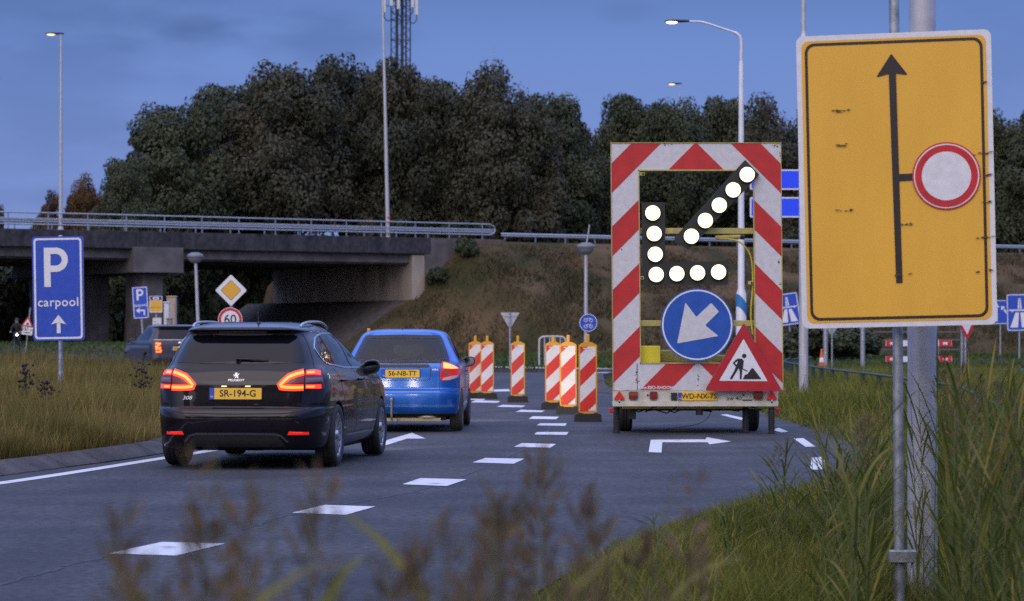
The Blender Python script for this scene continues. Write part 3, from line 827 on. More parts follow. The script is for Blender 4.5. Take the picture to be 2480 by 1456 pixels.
# ================================================================ SIGNS AND STREET FURNITURE
BACKM = mat('bare_aluminium', (.40, .41, .43), .5, .6, var=.1, vscale=10)
def sign_root(name, px, py, Y, label, cat, z=None, rz=0., group=None):
    """Empty on the ground under pixel column px at depth Y"""
    X = (px - 1240) / F * Y
    return empty(name, (X, Y, float(gz(X, Y)) if z is None else z), rz, label, cat, group)
def panel(parent, name, items, loc, rz=0., roll=0., thick=.022, back=BACKM):
    """items: list of callables drawing into a builder, front face at y=0; first item is the outline"""
    b = MB(); out = items[0]; b.slab(out[0], 0, thick, out[1], mside=back, mback=back)
    for k, it in enumerate(items[1:]):
        it(b, -.0022 * (k + 1))
    o = b.build(name, parent)
    o.location = loc; o.rotation_euler = (0, -roll, rz)
    return o
def post(parent, h, r=.038, m=GALV, loc=(0, .05, 0), name='post', top=None, lean=0.):
    b = MB(); b.tube([(0, 0, -.5), (0, 0, h)], r, m, 14); b.lathe([(r, h), (r * .6, h + r * .35), (0, h + r * .45)], m, 14)
    o = b.build(name, parent); o.location = loc; o.rotation_euler = (0, lean, 0)
    return o
def clamps(parent, zs, r=.04, y=.05):
    for z in zs:
        b = MB(); b.lathe([(r + .008, -.02), (r + .008, .02)], GALV, 14); b.box((0, -.03, 0), (.16, .025, .035), GALV)
        o = b.build('clamp', parent); o.location = (0, y, z)
WH = lambda poly: (lambda b, y: b.flat(poly, y, WHITE))
def FL(poly, m): return lambda b, y: b.flat(poly, y, m)
def RG(po, pi, m): return lambda b, y: b.ring(po, pi, y, m)
def TX(t, x, z, size, m, **k): return lambda b, y: b.text(t, x, z, y, size, m, **k)

# ---- the big yellow diversion sign
Y0 = 17.0
s0 = F / Y0
root = empty('diversion_sign', at(2172, HZ + 1.62 * s0, Y0 + .12), 0, 'big yellow sign with white edge and black arrow passing a closed side road', 'road sign')
zg = root.location.z
wS, hS = 1.203, 1.83
cx, cz = (2162 - 2172) / s0, 1.29 + (HZ - 436) / s0 - zg
def YS(px, py):   # picture position -> panel position
    return ((px - 2162) / s0 * 1.012, (436 - py) / s0)
BLK = mat('black_foil', (.016, .012, .012), .45)
DIRT = mat('scuff_dirt', (.075, .055, .03), .8)
YEL = mat('sign_yellow', (.73, .40, .036), .46, var=.04, vscale=2.5, bump=.03, bscale=260, detail=8, stretch=(1.6, 1, .5))
def arrow_big(b, y):
    b.flat([YS(*p) for p in [(2150, 170), (2167, 170), (2172, 686), (2157, 686)]], y, BLK)
    b.flat(rpoly([YS(*p) for p in [(2157, 131), (2195, 184), (2157, 178), (2120, 187)]], .012), y - .0003, BLK)
    b.flat([YS(*p) for p in [(2168, 423), (2206, 422), (2206, 439), (2168, 440)]], y - .0003, BLK)
def roundel(b, y):
    c = YS(2281, 431); r = 80 / s0
    b.flat(circ(r * 1.02, 56, *c), y, RED); b.flat(circ(r * .975, 56, *c), y - .002, WHITE)
    b.flat(circ(r * .935, 56, *c), y - .004, RED); b.flat(circ(r * .735, 56, *c), y - .006, WHITE)
def scuffs(b, y):
    g = random.Random(3)
    for px, py, l in [(2036, 264, 44), (2033, 348, 26), (2038, 507, 40), (2190, 545, 34), (2174, 666, 50), (2368, 378, 44), (2372, 496, 24), (2370, 581, 46), (2366, 662, 44), (2372, 208, 12), (2380, 432, 14)]:
        for k in range(9):
            x = px + g.uniform(-l / 2, l / 2); z = py + g.gauss(0, 1.6) - (x - px) * .06; w = g.uniform(4, 15); h = g.uniform(.6, 2.2)
            b.flat([YS(x - w / 2, z), YS(x, z + h), YS(x + w / 2, z - h * .4), YS(x, z - h)], y - .0001 * k, DIRT)
pn = panel(root, 'sign_panel', [(rrect(wS, hS, .045), WHITE), FL(rrect(wS - .065, hS - .065, .045), YEL), RG(rrect(wS - .105, hS - .095, .06), rrect(wS - .140, hS - .130, .046), BLK), arrow_big, roundel, scuffs],
      (cx, -.15, cz), R(-9), R(1.25), thick=.03)
b = MB(); b.tube([(.02, 0, -.6), (.005, 0, 1.8), (-.028, 0, 4.6)], .0325, GALV, 18); b.build('post', root)
b = MB()
for z in (.27,):
    b.box((.03, -.01, z), (.17, .10, .075), GALV); b.tube([(.10, 0, z - .02), (.085, -.02, z - .16)], .008, GALV, 6); b.tube([(.05, -.07, z), (.05, .07, z)], .012, GALV, 8)
b.build('clamp', root, bevel=.006)
b = MB()
for z in (cz - .62, cz, cz + .62):
    b.box((-.01, -.06, z), (.5, .03, .05), GALV)
b.build('bracket', root)

# ---- left carpool sign
def arrow_up(b, y, cx, cz, h, w, m, tail):
    b.flat([(cx - tail / 2, cz - h / 2), (cx + tail / 2, cz - h / 2), (cx + tail / 2, cz + h * .05), (cx - tail / 2, cz + h * .05)], y, m)
    b.flat(rpoly([(cx - w / 2, cz - h * .02), (cx - tail / 2, cz + .06 * h), (cx + tail / 2, cz + .06 * h), (cx + w / 2, cz - h * .02), (cx, cz + h / 2)], w * .05), y - .0003, m)
def letterP(b, y, cx, cz, h, m):
    t = h * .17; w = h * .62
    x0 = cx - w / 2; zt = cz + h / 2
    b.flat([(x0, cz - h / 2), (x0 + t, cz - h / 2), (x0 + t, zt), (x0, zt)], y, m)
    r = h * .31; rc = (x0 + w - r, zt - r)
    outer = [(x0 + t, zt)] + [(rc[0] + r * math.sin(a), rc[1] + r * math.cos(a)) for a in np.linspace(0, math.pi, 22)] + [(x0 + t, zt - 2 * r)]
    ri = r - t * .95
    inner = [(x0 + t, zt - r + ri)] + [(rc[0] + ri * math.sin(a), rc[1] + ri * math.cos(a)) for a in np.linspace(0, math.pi, 22)] + [(x0 + t, zt - r - ri)]
    k = len(outer)
    b.add([(p[0], y, p[1]) for p in outer] + [(p[0], y, p[1]) for p in inner], [(i + k, i + 1 + k, i + 1, i) for i in range(k - 1)], m)
Yc = 46.0; sc_ = F / Yc
root = sign_root('carpool_sign', 145, 0, Yc, 'large blue carpool parking sign with straight up arrow standing in the dry grass', 'road sign', z=.15)
w, h = 125 / sc_, 252 / sc_
panel(root, 'sign_panel', [(rrect(w, h, .05), BLUE), RG(rrect(w - .055, h - .055, .055), rrect(w - .12, h - .12, .035), WHITE), lambda b, y: letterP(b, y, -.03, .36, .66, WHITE),
      TX('carpool', .0, -.235, .212, WHITE, bold=.012, space=1.08, wide=1.0), lambda b, y: arrow_up(b, y, .0, -.60, .31, .26, WHITE, .065)],
      (-3 / sc_, -.05, 1.29 + (HZ - 699) / sc_ - .15), R(-3), R(.9))
post(root, 1.29 + (HZ - 572) / sc_ - .15, .040, loc=(1 / sc_, .02, 0)); clamps(root, (1.35, 2.4), y=.02)
b = MB(); b.lathe([(.05, -.5), (.05, .55), (.042, .6)], GALV, 14); b.build('sleeve', root).location = (1 / sc_, .02, 0)

# ---- small leaning carpool sign near the viaduct
Yc = 107.0; s1 = F / Yc
root = sign_root('carpool_sign', 349, 0, Yc, 'small leaning blue carpool sign with arrow to the left below the viaduct', 'road sign')
w, h = 37.5 / s1, 77 / s1
def hook(b, y):
    b.flat([(.10, -.50), (.16, -.50), (.16, -.28), (-.06, -.28), (-.06, -.34), (.10, -.34)], y, WHITE)
    b.flat([(-.05, -.20), (-.05, -.42), (-.20, -.31)], y - .0005, WHITE)
panel(root, 'sign_panel', [(rrect(w, h, .04), BLUE), RG(rrect(w - .03, h - .03, .04), rrect(w - .085, h - .085, .025), WHITE), lambda b, y: letterP(b, y, -.0, .31, .44, WHITE),
      TX('carpool', 0, -.10, .165, WHITE, bold=.015, space=1.05), hook], ((340.5 - 349) / s1, -.05, 1.29 + (HZ - 731) / s1), 0, R(3.6))
post(root, 2.6, .042, loc=(.03, 0, 0), lean=R(-3.4))

# ---- bus stop sign with timetable
root = sign_root('bus_stop_sign', 378, 0, 112, 'yellow bus stop board with blue head and white timetable below', 'bus stop sign')
s1 = F / 112
panel(root, 'sign_panel', [(rrect(31 / s1, 40 / s1, .03), WHITE), FL([(-14 / s1, -18 / s1), (14 / s1, -18 / s1), (14 / s1, 9 / s1), (-14 / s1, 9 / s1)], YELLOW),
      FL([(-14 / s1, 10 / s1), (14 / s1, 10 / s1), (14 / s1, 19 / s1), (-14 / s1, 19 / s1)], mat('navy_print', (.012, .03, .16), .5)), FL(rrect(14 / s1, 6 / s1, .03, cz=14.5 / s1), WHITE),
      FL([(-4 / s1, 13.6 / s1), (4 / s1, 13.6 / s1), (4 / s1, 15.6 / s1), (-4 / s1, 15.6 / s1)], BLACK), FL([(-13 / s1, -8 / s1), (13 / s1, -8 / s1), (13 / s1, -7.4 / s1), (-13 / s1, -7.4 / s1)], DIRT)],
      (0, -.06, 1.29 + (HZ - 735) / s1))
b = MB(); b.slab(rrect(21 / s1, 26 / s1, .02), -.05, .0, mat('timetable_white', (.55, .55, .57), .5)); b.flat([(-7 / s1, 3 / s1), (-4 / s1, 3 / s1), (-4 / s1, 5 / s1), (-7 / s1, 5 / s1)], -.053, BLACK)
b.flat([(-7 / s1, -2 / s1), (6 / s1, -2 / s1), (6 / s1, -1.3 / s1), (-7 / s1, -1.3 / s1)], -.053, BLACK)
o = b.build('timetable', root); o.location = (3 / s1, -.05, 1.29 + (HZ - 781) / s1)
post(root, 2.5, .04)

# ---- electrical cabinets at the bus stop
for px0, px1, py0, py1, Y, m, nm, lb in [(398, 411, 732, 800, 110, mat('cabinet_white', (.55, .55, .56), .5, var=.08, vscale=4), 'utility_cabinet', 'slim white utility cabinet beside the bus stop board'),
                             (405, 427, 718, 800, 112, mat('cabinet_beige', (.36, .27, .21), .6, var=.12, vscale=4), 'utility_cabinet', 'taller beige utility cabinet with flat cap behind the white cabinet'),
                             (405, 416, 771, 800, 108, mat('cabinet_grey', (.24, .22, .20), .6, var=.1, vscale=4), 'utility_cabinet', 'small grey utility box in front of the beige cabinet')]:
    s1 = F / Y; wq = (px1 - px0) / s1; hq = 1.29 + (HZ - py0) / s1 - .0
    root = sign_root(nm, (px0 + px1) / 2, 0, Y, lb, 'utility cabinet', group='cabinets by the bus stop')
    b = MB(); b.box((0, 0, hq / 2), (wq, .4, hq), m); b.build('body', root, bevel=.015)
    b = MB(); b.box((0, 0, hq + .025), (wq + .05, .46, .05), m); b.build('cap', root, bevel=.015)
    b = MB(); b.box((0, -.21, hq * .52), (wq * .86, .02, hq * .8), m); b.build('door', root, bevel=.008)
    b = MB(); b.box((wq * .3, -.235, hq * .55), (.03, .03, .12), DARKMET); b.build('handle', root)

# ---- priority diamond above 60 sign
Yd = 70.0; s1 = F / Yd
root = sign_root('priority_sign', 560, 0, Yd, 'white and yellow diamond priority sign over a round 60 speed limit sign', 'road sign')
d = 38.5 / s1
def dia(r): return rpoly([(r, 0), (0, r), (-r, 0), (0, -r)], .04)
panel(root, 'priority_panel', [(dia(d), WHITE), FL(dia(d * .655), BLACK), FL(dia(d * .62), YELLOW)], (0, -.06, 1.29 + (HZ - 700) / s1))
r = 29.5 / s1
panel(root, 'speed_panel', [(circ(r, 48), WHITE), RG(circ(r * .96, 48), circ(r * .74, 48), RED), TX('60', 0, 0, r * 1.05, BLACK, bold=.008)], (-2 / s1, -.055, 1.29 + (HZ - 771) / s1))
post(root, 1.29 + (HZ - 668) / s1, .042)

# ---- signs seen from behind
def yield_back(px, ytop, wpx, Y, lb, lean=0):
    s1 = F / Y; root = sign_root('yield_sign', px, 0, Y, lb, 'road sign')
    w = wpx / s1
    b = MB(); b.slab(rpoly([(-w / 2, 0), (w / 2, 0), (0, -w * .87)], .05), 0, .02, BACKM, mback=WHITE, mside=BACKM)
    b.slab([(-w * .36, -.12), (w * .36, -.12), (w * .33, -.16), (-w * .33, -.16)], -.03, -.001, BACKM)
    o = b.build('sign_panel', root); o.location = (0, .05, 1.29 + (HZ - ytop) / s1)
    post(root, 1.29 + (HZ - ytop) / s1, .04, loc=(0, -.01, 0), lean=lean)
yield_back(1235, 755, 47, 112, 'grey back of a triangular yield sign behind the single beacon')
yield_back(2015, 770, 50, 124, 'grey back of a yield sign half hidden below the yellow sign')

# ---- warning triangle with 100 m plate at far left
Yw = 150.0; s1 = F / Yw
root = sign_root('warning_sign', 62, 0, Yw, 'small leaning red warning triangle with white 100 m plate beside the cyclist', 'road sign')
w = 30 / s1
panel(root, 'warning_panel', [(rpoly([(-w / 2, 0), (w / 2, 0), (0, w * .87)], .06), RED), FL([(-w * .32, w * .12), (w * .32, w * .12), (0, w * .66)], WHITE), FL(rpoly([(-w * .13, w * .16), (w * .13, w * .16), (w * .1, w * .34), (-w * .06, w * .34)], .02), BLACK)],
      ((66 - 62) / s1, -.06, 1.29 + (HZ - 792) / s1 - .75 + .75 - float(root.location.z)), 0, R(-7))
panel(root, 'distance_panel', [(rrect(26 / s1, 20 / s1, .02), WHITE), TX('100 m', 0, .06, .26, BLACK, bold=.01), FL([(-.2, -.14), (.2, -.14), (.15, -.08), (-.1, -.08)], BLACK)], ((66.5 - 62) / s1, -.06, 1.29 + (HZ - 801) / s1 - float(root.location.z)), 0, R(-7))
post(root, 2.4, .04, lean=R(6))

# ---- motorway signs and lane sign on the right
def motorway(px, pc, py, hpx, Y, lb, roll=0., lean=0., wide=None):
    s1 = F / Y; root = sign_root('motorway_sign', px, 0, Y, lb, 'road sign')
    h = hpx / s1; w = h * .70 if wide is None else wide / s1
    def sym(b, y):
        k = h
        b.flat([(-.055 * k, .10 * k), (.0 * k - .012 * k, .10 * k), (-.006 * k, .38 * k), (-.028 * k, .38 * k)], y, WHITE)
        b.flat([(.012 * k, .10 * k), (.055 * k, .10 * k), (.028 * k, .38 * k), (.006 * k, .38 * k)], y, WHITE)
        b.flat([(-.29 * k, .045 * k), (.29 * k, .045 * k), (.29 * k, .08 * k), (-.29 * k, .08 * k)], y - .001, WHITE)
        for sx in (-1, 1): b.flat([(sx * .20 * k - .015 * k, .01 * k), (sx * .20 * k + .015 * k, .01 * k), (sx * .20 * k + .015 * k, .045 * k), (sx * .20 * k - .015 * k, .045 * k)], y - .001, WHITE)
        b.flat([(-.26 * k, -.40 * k), (-.05 * k, -.40 * k), (-.02 * k, .0 * k), (-.11 * k, .0 * k)], y, WHITE)
        b.flat([(.05 * k, -.40 * k), (.26 * k, -.40 * k), (.11 * k, .0 * k), (.02 * k, .0 * k)], y, WHITE)
    panel(root, 'sign_panel', [(rrect(w, h, .08), BLUE), RG(rrect(w - .05, h - .05, .08), rrect(w - .14, h - .14, .05), WHITE), sym], ((pc - px) / s1, -.07, 1.29 + (HZ - py) / s1 - root.location.z), 0, roll)
    post(root, 1.29 + (HZ - py) / s1 + h * .45 - root.location.z, .055, lean=lean)
motorway(1922, 1908, 749, 78, 150, 'tilted blue motorway sign peeping out between the arrow trailer and the yellow sign', R(8), R(-7))
motorway(2469, 2469, 757, 90, 150, 'upright blue motorway sign at the right edge of the picture', R(1))
Yl = 165; s1 = F / Yl
root = sign_root('lane_sign', 2423, 0, Yl, 'blue lane merge sign with two white arrows right of the yellow sign', 'road sign')
def lanes(b, y):
    b.flat([(-.32, -.55), (-.22, -.55), (-.22, .3), (-.32, .3)], y, WHITE); b.flat([(-.45, .28), (-.09, .28), (-.27, .55)], y, WHITE)
    b.flat([(.40, -.55), (.50, -.55), (.50, -.15), (.22, .18), (.14, .12), (.40, -.2)], y, WHITE); b.flat([(.02, .10), (.26, .30), (.0, .36)], y, WHITE)
panel(root, 'sign_panel', [(rrect(52 / s1, 58 / s1, .06), BLUE), RG(rrect(51 / s1, 57 / s1, .06), rrect(48 / s1, 54 / s1, .05), WHITE), lanes], ((2424 - 2423) / s1, -.07, 1.29 + (HZ - 756) / s1 - root.location.z), 0, R(1.2))
post(root, 3.3, .05)

# ---- overhead direction boards behind the trailer
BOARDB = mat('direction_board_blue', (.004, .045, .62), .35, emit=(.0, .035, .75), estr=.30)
root = sign_root('direction_sign', 2040, 0, 122, 'high blue direction boards with white edges between trailer and yellow sign', 'direction sign', z=.0)
s1 = F / 122
for py0, py1 in ((411, 460), (478, 527)):
    w, h = 300 / s1, (py1 - py0) / s1
    panel(root, 'board', [(rrect(w, h, .07), WHITE), FL(rrect(w - .12, h - .12, .05), BOARDB)], ((1966 - 2040) / s1, -.1, 1.29 + (HZ - (py0 + py1) / 2) / s1), thick=.12)
for px in (2000, 2090):
    b = MB(); b.tube([(0, 0, -.5), (0, 0, 1.29 + (HZ - 405) / s1)], .11, GALV, 14); b.build('post', root).location = ((px - 2040) / s1, .12, 0)

# ---- street lamps
LAMPW = mat('lamp_white_lit', (.9, .85, .7), .4, emit=(1.0, .86, .55), estr=5.0)
LAMPY = mat('lamp_amber_lit', (.9, .7, .4), .4, emit=(1.0, .55, .16), estr=2.6)
def lamp_head(parent, loc, rz, L=1.0, m=LAMPW, k=1.):
    b = MB()
    pr = [(-.02, .045, .05), (.10, .05, .055), (.25, .085, .06), (.60, .135, .065), (.9, .12, .05), (1.0, .05, .02)]
    v = []; f = []
    for x, wy, hz in pr:
        for i in range(12):
            a = 2 * math.pi * i / 12
            zz = math.sin(a); v.append((-x * .75 * k, wy * math.cos(a) * k, (hz * zz if zz > 0 else hz * .5 * zz) * k))
    for i in range(len(pr) - 1):
        for q_ in range(12): f.append((i * 12 + q_, i * 12 + (q_ + 1) % 12, (i + 1) * 12 + (q_ + 1) % 12, (i + 1) * 12 + q_))
    f += [tuple(range(12)), tuple(range(60, 72))[::-1]]
    b.add(v, f, DARKMET, True)
    o = b.build('lamp_head', parent); o.location = loc; o.rotation_euler = (0, 0, rz)
    c = MB(); c.lathe([(0, -.075 * k), (.06 * k, -.068 * k), (.11 * k, -.045 * k), (.125 * k, -.015 * k)], m, 18)
    l = c.build('lens', o); l.location = (-.52 * k, 0, 0); l.scale = (1.5, 1, 1)
    return o
# curved white lamp behind the trailer
Yl = 66.0; s1 = F / Yl
root = empty('street_lamp', ((1795 - 1240) / F * Yl, Yl, 0), 0, 'white street lamp with long curved arm and blue band at its foot', 'street lamp')
LW = mat('lamp_post_white', (.60, .61, .64), .4, .1, var=.06, vscale=5)
def L3(px, py): return ((px - 1795) / s1, 0, 1.29 + (HZ - py) / s1)
b = MB(); r1 = 6.0 / s1
b.lathe([(12.5 / s1, -.3), (12.5 / s1, L3(0, 712)[2]), (8.2 / s1, L3(0, 700)[2]), (r1 * 1.15, L3(0, 400)[2]), (r1 * .95, L3(0, 160)[2]), (r1 * .7, L3(0, 148)[2])], LW, 20)
b.build('post', root)
b = MB()
arm = [L3(1795, 150), L3(1795, 105), L3(1793, 92), L3(1787, 84), L3(1777, 78), L3(1750, 69), L3(1720, 59), L3(1697, 53), L3(1668, 52)]
b.tube(smooth_curve(arm, 5), [r1 * .62] * 20 + [r1 * .40] * (len(smooth_curve(arm, 5)) - 20), LW, 10); b.build('arm', root)
BAND = mat('blue_band', (.02, .16, .42), .5)
b = MB(); rr = 12.9 / s1; n = 24; hb = 30 / s1; v = []; f = []
for i in range(n + 1):
    a = 2 * math.pi * i / n; zz = .0 + (math.cos(a + 2.6)) * 15 / s1
    for k_ in (0, 1): v.append((rr * math.cos(a), rr * math.sin(a), zz + hb * (k_ - .5)))
for i in range(n): f.append((2 * i, 2 * i + 2, 2 * i + 3, 2 * i + 1))
b.add(v, f, BAND, True); b.build('band', root).location = (0, 0, L3(0, 742)[2])
lamp_head(root, L3(1668, 52), 0, k=.78)
# the thick posts right, their lamps out of the picture
def big_post(px, Y, rb, rt, zstep, lb, cap, top=9.5, lean=0., zg=None):
    X = (px - 1240) / F * Y; z0 = float(gz(X, Y)) if zg is None else zg
    root = empty('street_lamp', (X, Y, z0), 0, lb, 'street lamp')
    b = MB(); b.lathe([(rb, -.5), (rb, zstep - .12), (rb * .985, zstep - .06), (rt * 1.06, zstep), (rt, zstep + .12), (rt * .8, top)], POLE, 28); b.build('post', root)
    b = MB(); b.tube([(0, 0, top), (-.2, 0, top + .25), (-1.2, 0, top + .45)], .04, POLE, 10); b.build('arm', root)
    lamp_head(root, (-1.2, 0, top + .45), 0)
    b = MB(); b.box((0, -rb + .002, .75), (.09, .012, .42), POLE); b.build('service_door', root, bevel=.004)
big_post(2234, 17.9, 36.2 / (F / 17.9), 32.6 / (F / 17.9), 1.29 + (HZ - 58) / (F / 17.9) + .35, 'thick grey lamppost right behind the big yellow sign', True, 8.8)
big_post(1946, 56.5, 11.2 / (F / 56.5), 6.2 / (F / 56.5), 1.29 + (HZ - 88) / (F / 56.5), 'slimmer grey lamppost at the left edge of the yellow sign', True, 11)
# park lamps with round caps
def park_lamp(px, ytop, Y, lb, lean=0., z=None):
    s1 = F / Y; root = sign_root('park_lamp', px, 0, Y, lb, 'street lamp', z=z)
    H = 1.29 + (HZ - ytop) / s1 - root.location.z
    b = MB(); b.tube([(0, 0, -.4), (0, 0, 1.0), (0, 0, H - .32)], [.072, .060, .048], POLE, 14); o = b.build('post', root); o.rotation_euler = (0, lean, 0)
    b = MB(); b.lathe([(.0, .13), (.12, .12), (.24, .06), (.262, .0), (.25, -.03)], mat('lamp_cap_grey', (.16, .16, .175), .5, .2), 26); b.build('lamp_cap', root).location = (math.sin(lean) * H, 0, H - .12)
    b = MB(); b.lathe([(.235, -.03), (.20, -.13), (.11, -.2), (.05, -.22)], mat('lamp_bowl', (.20, .20, .23), .3, spec=.5), 26); b.build('lamp_bowl', root).location = (math.sin(lean) * H, 0, H - .12)
    return root, H
park_lamp(485, 612, 86, 'grey park lamp with round cap between small carpool sign and diamond sign', R(-2.2))
rt, H = park_lamp(1419, 588, 77, 'grey park lamp with round cap and blue cycle sign behind the beacons')
s1 = F / 77
b = MB(); b.tube([(.02, 0, H - .02), (.07, 0, H + .25), (.10, 0, H + .52)], .024, GALV, 8); b.build('aerial_rod', rt)
def bikes(b, y):
    for zc in (.085, -.09):
        for xc in (-.075, .075):
            b.ring(circ(.052, 18, xc, zc - .012), circ(.038, 18, xc, zc - .012), y, WHITE)
        b.flat([(-.07, zc - .005), (-.03, zc + .045), (.045, zc + .045), (.045, zc + .033), (-.02, zc + .033), (-.06, zc - .012)], y - .0005, WHITE)
        b.flat([(.05, zc + .06), (.062, zc + .06), (.08, zc - .01), (.068, zc - .01)], y - .0005, WHITE)
panel(rt, 'cycle_sign', [(circ(.255, 40), BLUE), RG(circ(.25, 40), circ(.235, 40), WHITE), bikes], ((1424.5 - 1419) / s1, -.09, 1.29 + (HZ - 782) / s1 - rt.location.z), 0, 0)
# tall masts on the viaduct and beyond
def mast(px, ytop, pxb, ybase, Y, rb, rt_, lb, z, headdx=-.0, m=LAMPY, head=True, k=1.6, band=False, top=None, flip=False):
    s1 = F / Y; root = empty('lamp_mast', ((pxb - 1240) / F * Y, Y, z), 0, lb, 'lamp mast')
    H = (1.29 + (HZ - ytop) / s1) - z; dx = (px - pxb) / s1
    b = MB(); b.tube([(0, 0, 0), (dx * .5, 0, H * .5), (dx, 0, H)], [rb, (rb + rt_) / 2, rt_], POLE, 12); b.build('post', root)
    b = MB(); b.lathe([(rb * 1.9, 0), (rb * 1.9, .05), (rb * 1.3, .06), (rb * 1.25, .25)], POLE, 12); b.build('foot', root)
    if head: lamp_head(root, (dx + (-.15 if flip else .15), 0, H), math.pi if flip else 0, m=m, k=k)
    if band:
        for zz, mm in ((1.55, RED), (1.30, YELLOW)):
            b = MB(); b.lathe([(rb * 1.04, zz), (rb * 1.03, zz + .12)], mm, 12); b.build('band', root)
    return root
mast(148, 82, 147, 528, 184, .135, .07, 'slim lamp mast with amber lamp standing on the left of the viaduct', DZ)
mast(926, -30, 940, 566, bu(940) * .523 + 181 + .5, .155, .07, 'tall lamp mast with red and yellow bands standing on the viaduct edge', DZ - .2, band=True)
mast(-34, 190, -34, 545, 190, .12, .07, 'lamp mast whose lamp just enters at the left edge of the picture', DZ, k=1.5, flip=True)
mast(1647, 203, 1648, 500, 330, .12, .06, 'far amber lamp above the grove behind the arrow trailer', 2.0, k=2.2)

# ---- lattice antenna mast
Ym = 300; s1 = F / Ym
root = empty('antenna_mast', ((971 - 1240) / F * Ym, Ym, 0), 0, 'dark lattice antenna mast with panel antennas rising above the grove', 'antenna mast')
MET = mat('mast_steel', (.035, .038, .045), .6, .3)
PANEL = mat('antenna_white', (.50, .50, .50), .5)
Hm = 1.29 + (HZ + 60) / s1
b = MB(); W2 = 1.05
cs = [(-W2, -W2 * .6), (W2, -W2 * .6), (0, W2 * 1.1)]
for x, y in cs: b.tube([(x, y, 0), (x, y, Hm)], .075, MET, 8)
z = 10.
while z < Hm - 1:
    for i in range(3):
        a, c = cs[i], cs[(i + 1) % 3]
        b.tube([(*a, z), (*c, z + 1.1)], .035, MET, 5); b.tube([(*c, z + 1.1), (*a, z + 2.2)], .035, MET, 5); b.tube([(*a, z), (*c, z)], .03, MET, 5)
    z += 2.2
b.tube([(-.45, 0, 0), (-.45, 0, Hm)], .16, MET, 8); b.tube([(.18, -.3, 0), (.18, -.3, Hm)], .13, MET, 8); b.tube([(.55, .2, 0), (.55, .2, Hm)], .1, MET, 8)
b.build('lattice', root)
for px, p0, p1 in ((932, -60, 34), (949, -60, 18), (966, -60, 26), (1000, -60, 22), (1010, -60, 40)):
    b = MB(); z0, z1 = 1.29 + (HZ - p1) / s1, 1.29 + (HZ - p0) / s1
    b.box((0, 0, (z0 + z1) / 2), (.34, .2, z1 - z0), PANEL); o = b.build('antenna', root, bevel=.04); o.location = ((px - 971) / s1, -1.2, 0)
    c = MB(); t = 1.29 + (HZ - p1) / s1; sg = 1 if px < 971 else -1
    c.tube(smooth_curve([(0, 0, t), (.02 * sg, 0, t - .5), (.35 * sg, .1, t - .9), (.75 * sg, .3, t - .6), (.75 * sg, .5, t + .3)], 5), .055, MET, 7); c.build('cable', o)
b = MB(); b.tube([(-1.8, -1.1, Hm - 3.5), (1.8, -1.1, Hm - 3.5)], .05, MET, 7); b.tube([(-1.8, -1.1, Hm - 2.2), (1.8, -1.1, Hm - 2.2)], .05, MET, 7); b.build('bracket', root)
root = empty('aerial', ((1196 - 1240) / F * 290, 290, 0), 0, 'thin grey aerial sticking up behind the right part of the grove', 'aerial')
s1 = F / 290; H = 1.29 + (HZ - 110) / s1
b = MB(); b.tube([(0, 0, 0), (0, 0, H - 2.2), (0, 0, H)], [.12, .06, .03], GALV, 8); b.build('pole', root)
b = MB()
for k in range(4): b.tube([(-.35, 0, H - 2.4 - k * .4), (.35, 0, H - 2.3 - k * .4)], .035, GALV, 6)
b.build('crossbars', root)

# ---- bits and pieces on the right verge
root = empty('fence', (0, 0, 0), 0, 'low dark green rail fence running along the right verge', 'fence')
FG = mat('fence_green', (.012, .035, .028), .5, var=.2, vscale=8)
fp = [(13.2, 120), (10.6, 104), (8.85, 88), (8.2, 76), (7.75, 66), (7.55, 57), (7.1, 46), (6.55, 35), (6.2, 29)]
fc = smooth_curve(fp, 8)
b = MB(); b.tube([(p.x, p.y, float(gz(p.x, p.y)) + .55) for p in fc], .024, mat('fence_rail', (.030, .060, .058), .6, .1), 8); b.build('rail', root)
L = 0; nxt = 0; ppost = None
for i in range(len(fc) - 1):
    seg = (fc[i + 1] - fc[i]).length
    while nxt <= L + seg:
        p = fc[i].lerp(fc[i + 1], (nxt - L) / seg)
        if ppost is None:
            b = MB(); b.tube([(0, 0, -.3), (0, 0, .53)], .05, FG, 10); ppost = b.build('post', root); c = ppost
        else:
            c = ppost.copy(); COL.objects.link(c); c.parent = root
        c.location = (p.x, p.y, float(gz(p.x, p.y))); nxt += 3.4
    L += seg
# red and white plank barrier
Yb = 125; s1 = F / Yb
root = sign_root('plank_barrier', 2225, 0, Yb, 'red and white plank barrier half hidden behind the two posts', 'barrier')
for z in (1.14, .42):
    b = MB(); w = 160 / s1
    b.box((0, 0, z), (w, .03, .26), WHITE)
    for k in range(-1, 2):
        b.box((k * w * .40, -.016, z), (w * .19, .004, .258), RED)
    for k in (-1, 1): b.box((k * w * .40, -.019, z), (w * .07, .003, .11), WHITE)
    b.build('plank', root)
for x in (-.9, .9):
    b = MB(); b.tube([(x, .05, -.2), (x, .05, 1.35)], .03, GALV, 8); b.build('post', root)
# traffic cone
root = sign_root('traffic_cone', 1990, 0, 119, 'orange and white traffic cone on the far road right of the trailer', 'traffic cone')
ORA = mat('cone_orange', (.60, .10, .015), .5)
b = MB(); b.lathe([(.15, .04), (.125, .18)], ORA, 18); b.lathe([(.125, .18), (.092, .38)], WHITE, 18); b.lathe([(.092, .38), (.06, .58)], ORA, 18); b.lathe([(.06, .58), (.045, .68), (.03, .76), (0, .765)], ORA, 18); b.build('cone', root)
b = MB(); b.box((0, 0, .02), (.42, .42, .04), ORA); b.build('foot', root, bevel=.01)
for o in (root,): o.location.z += .15; o.scale = (.9, .9, 1.0)
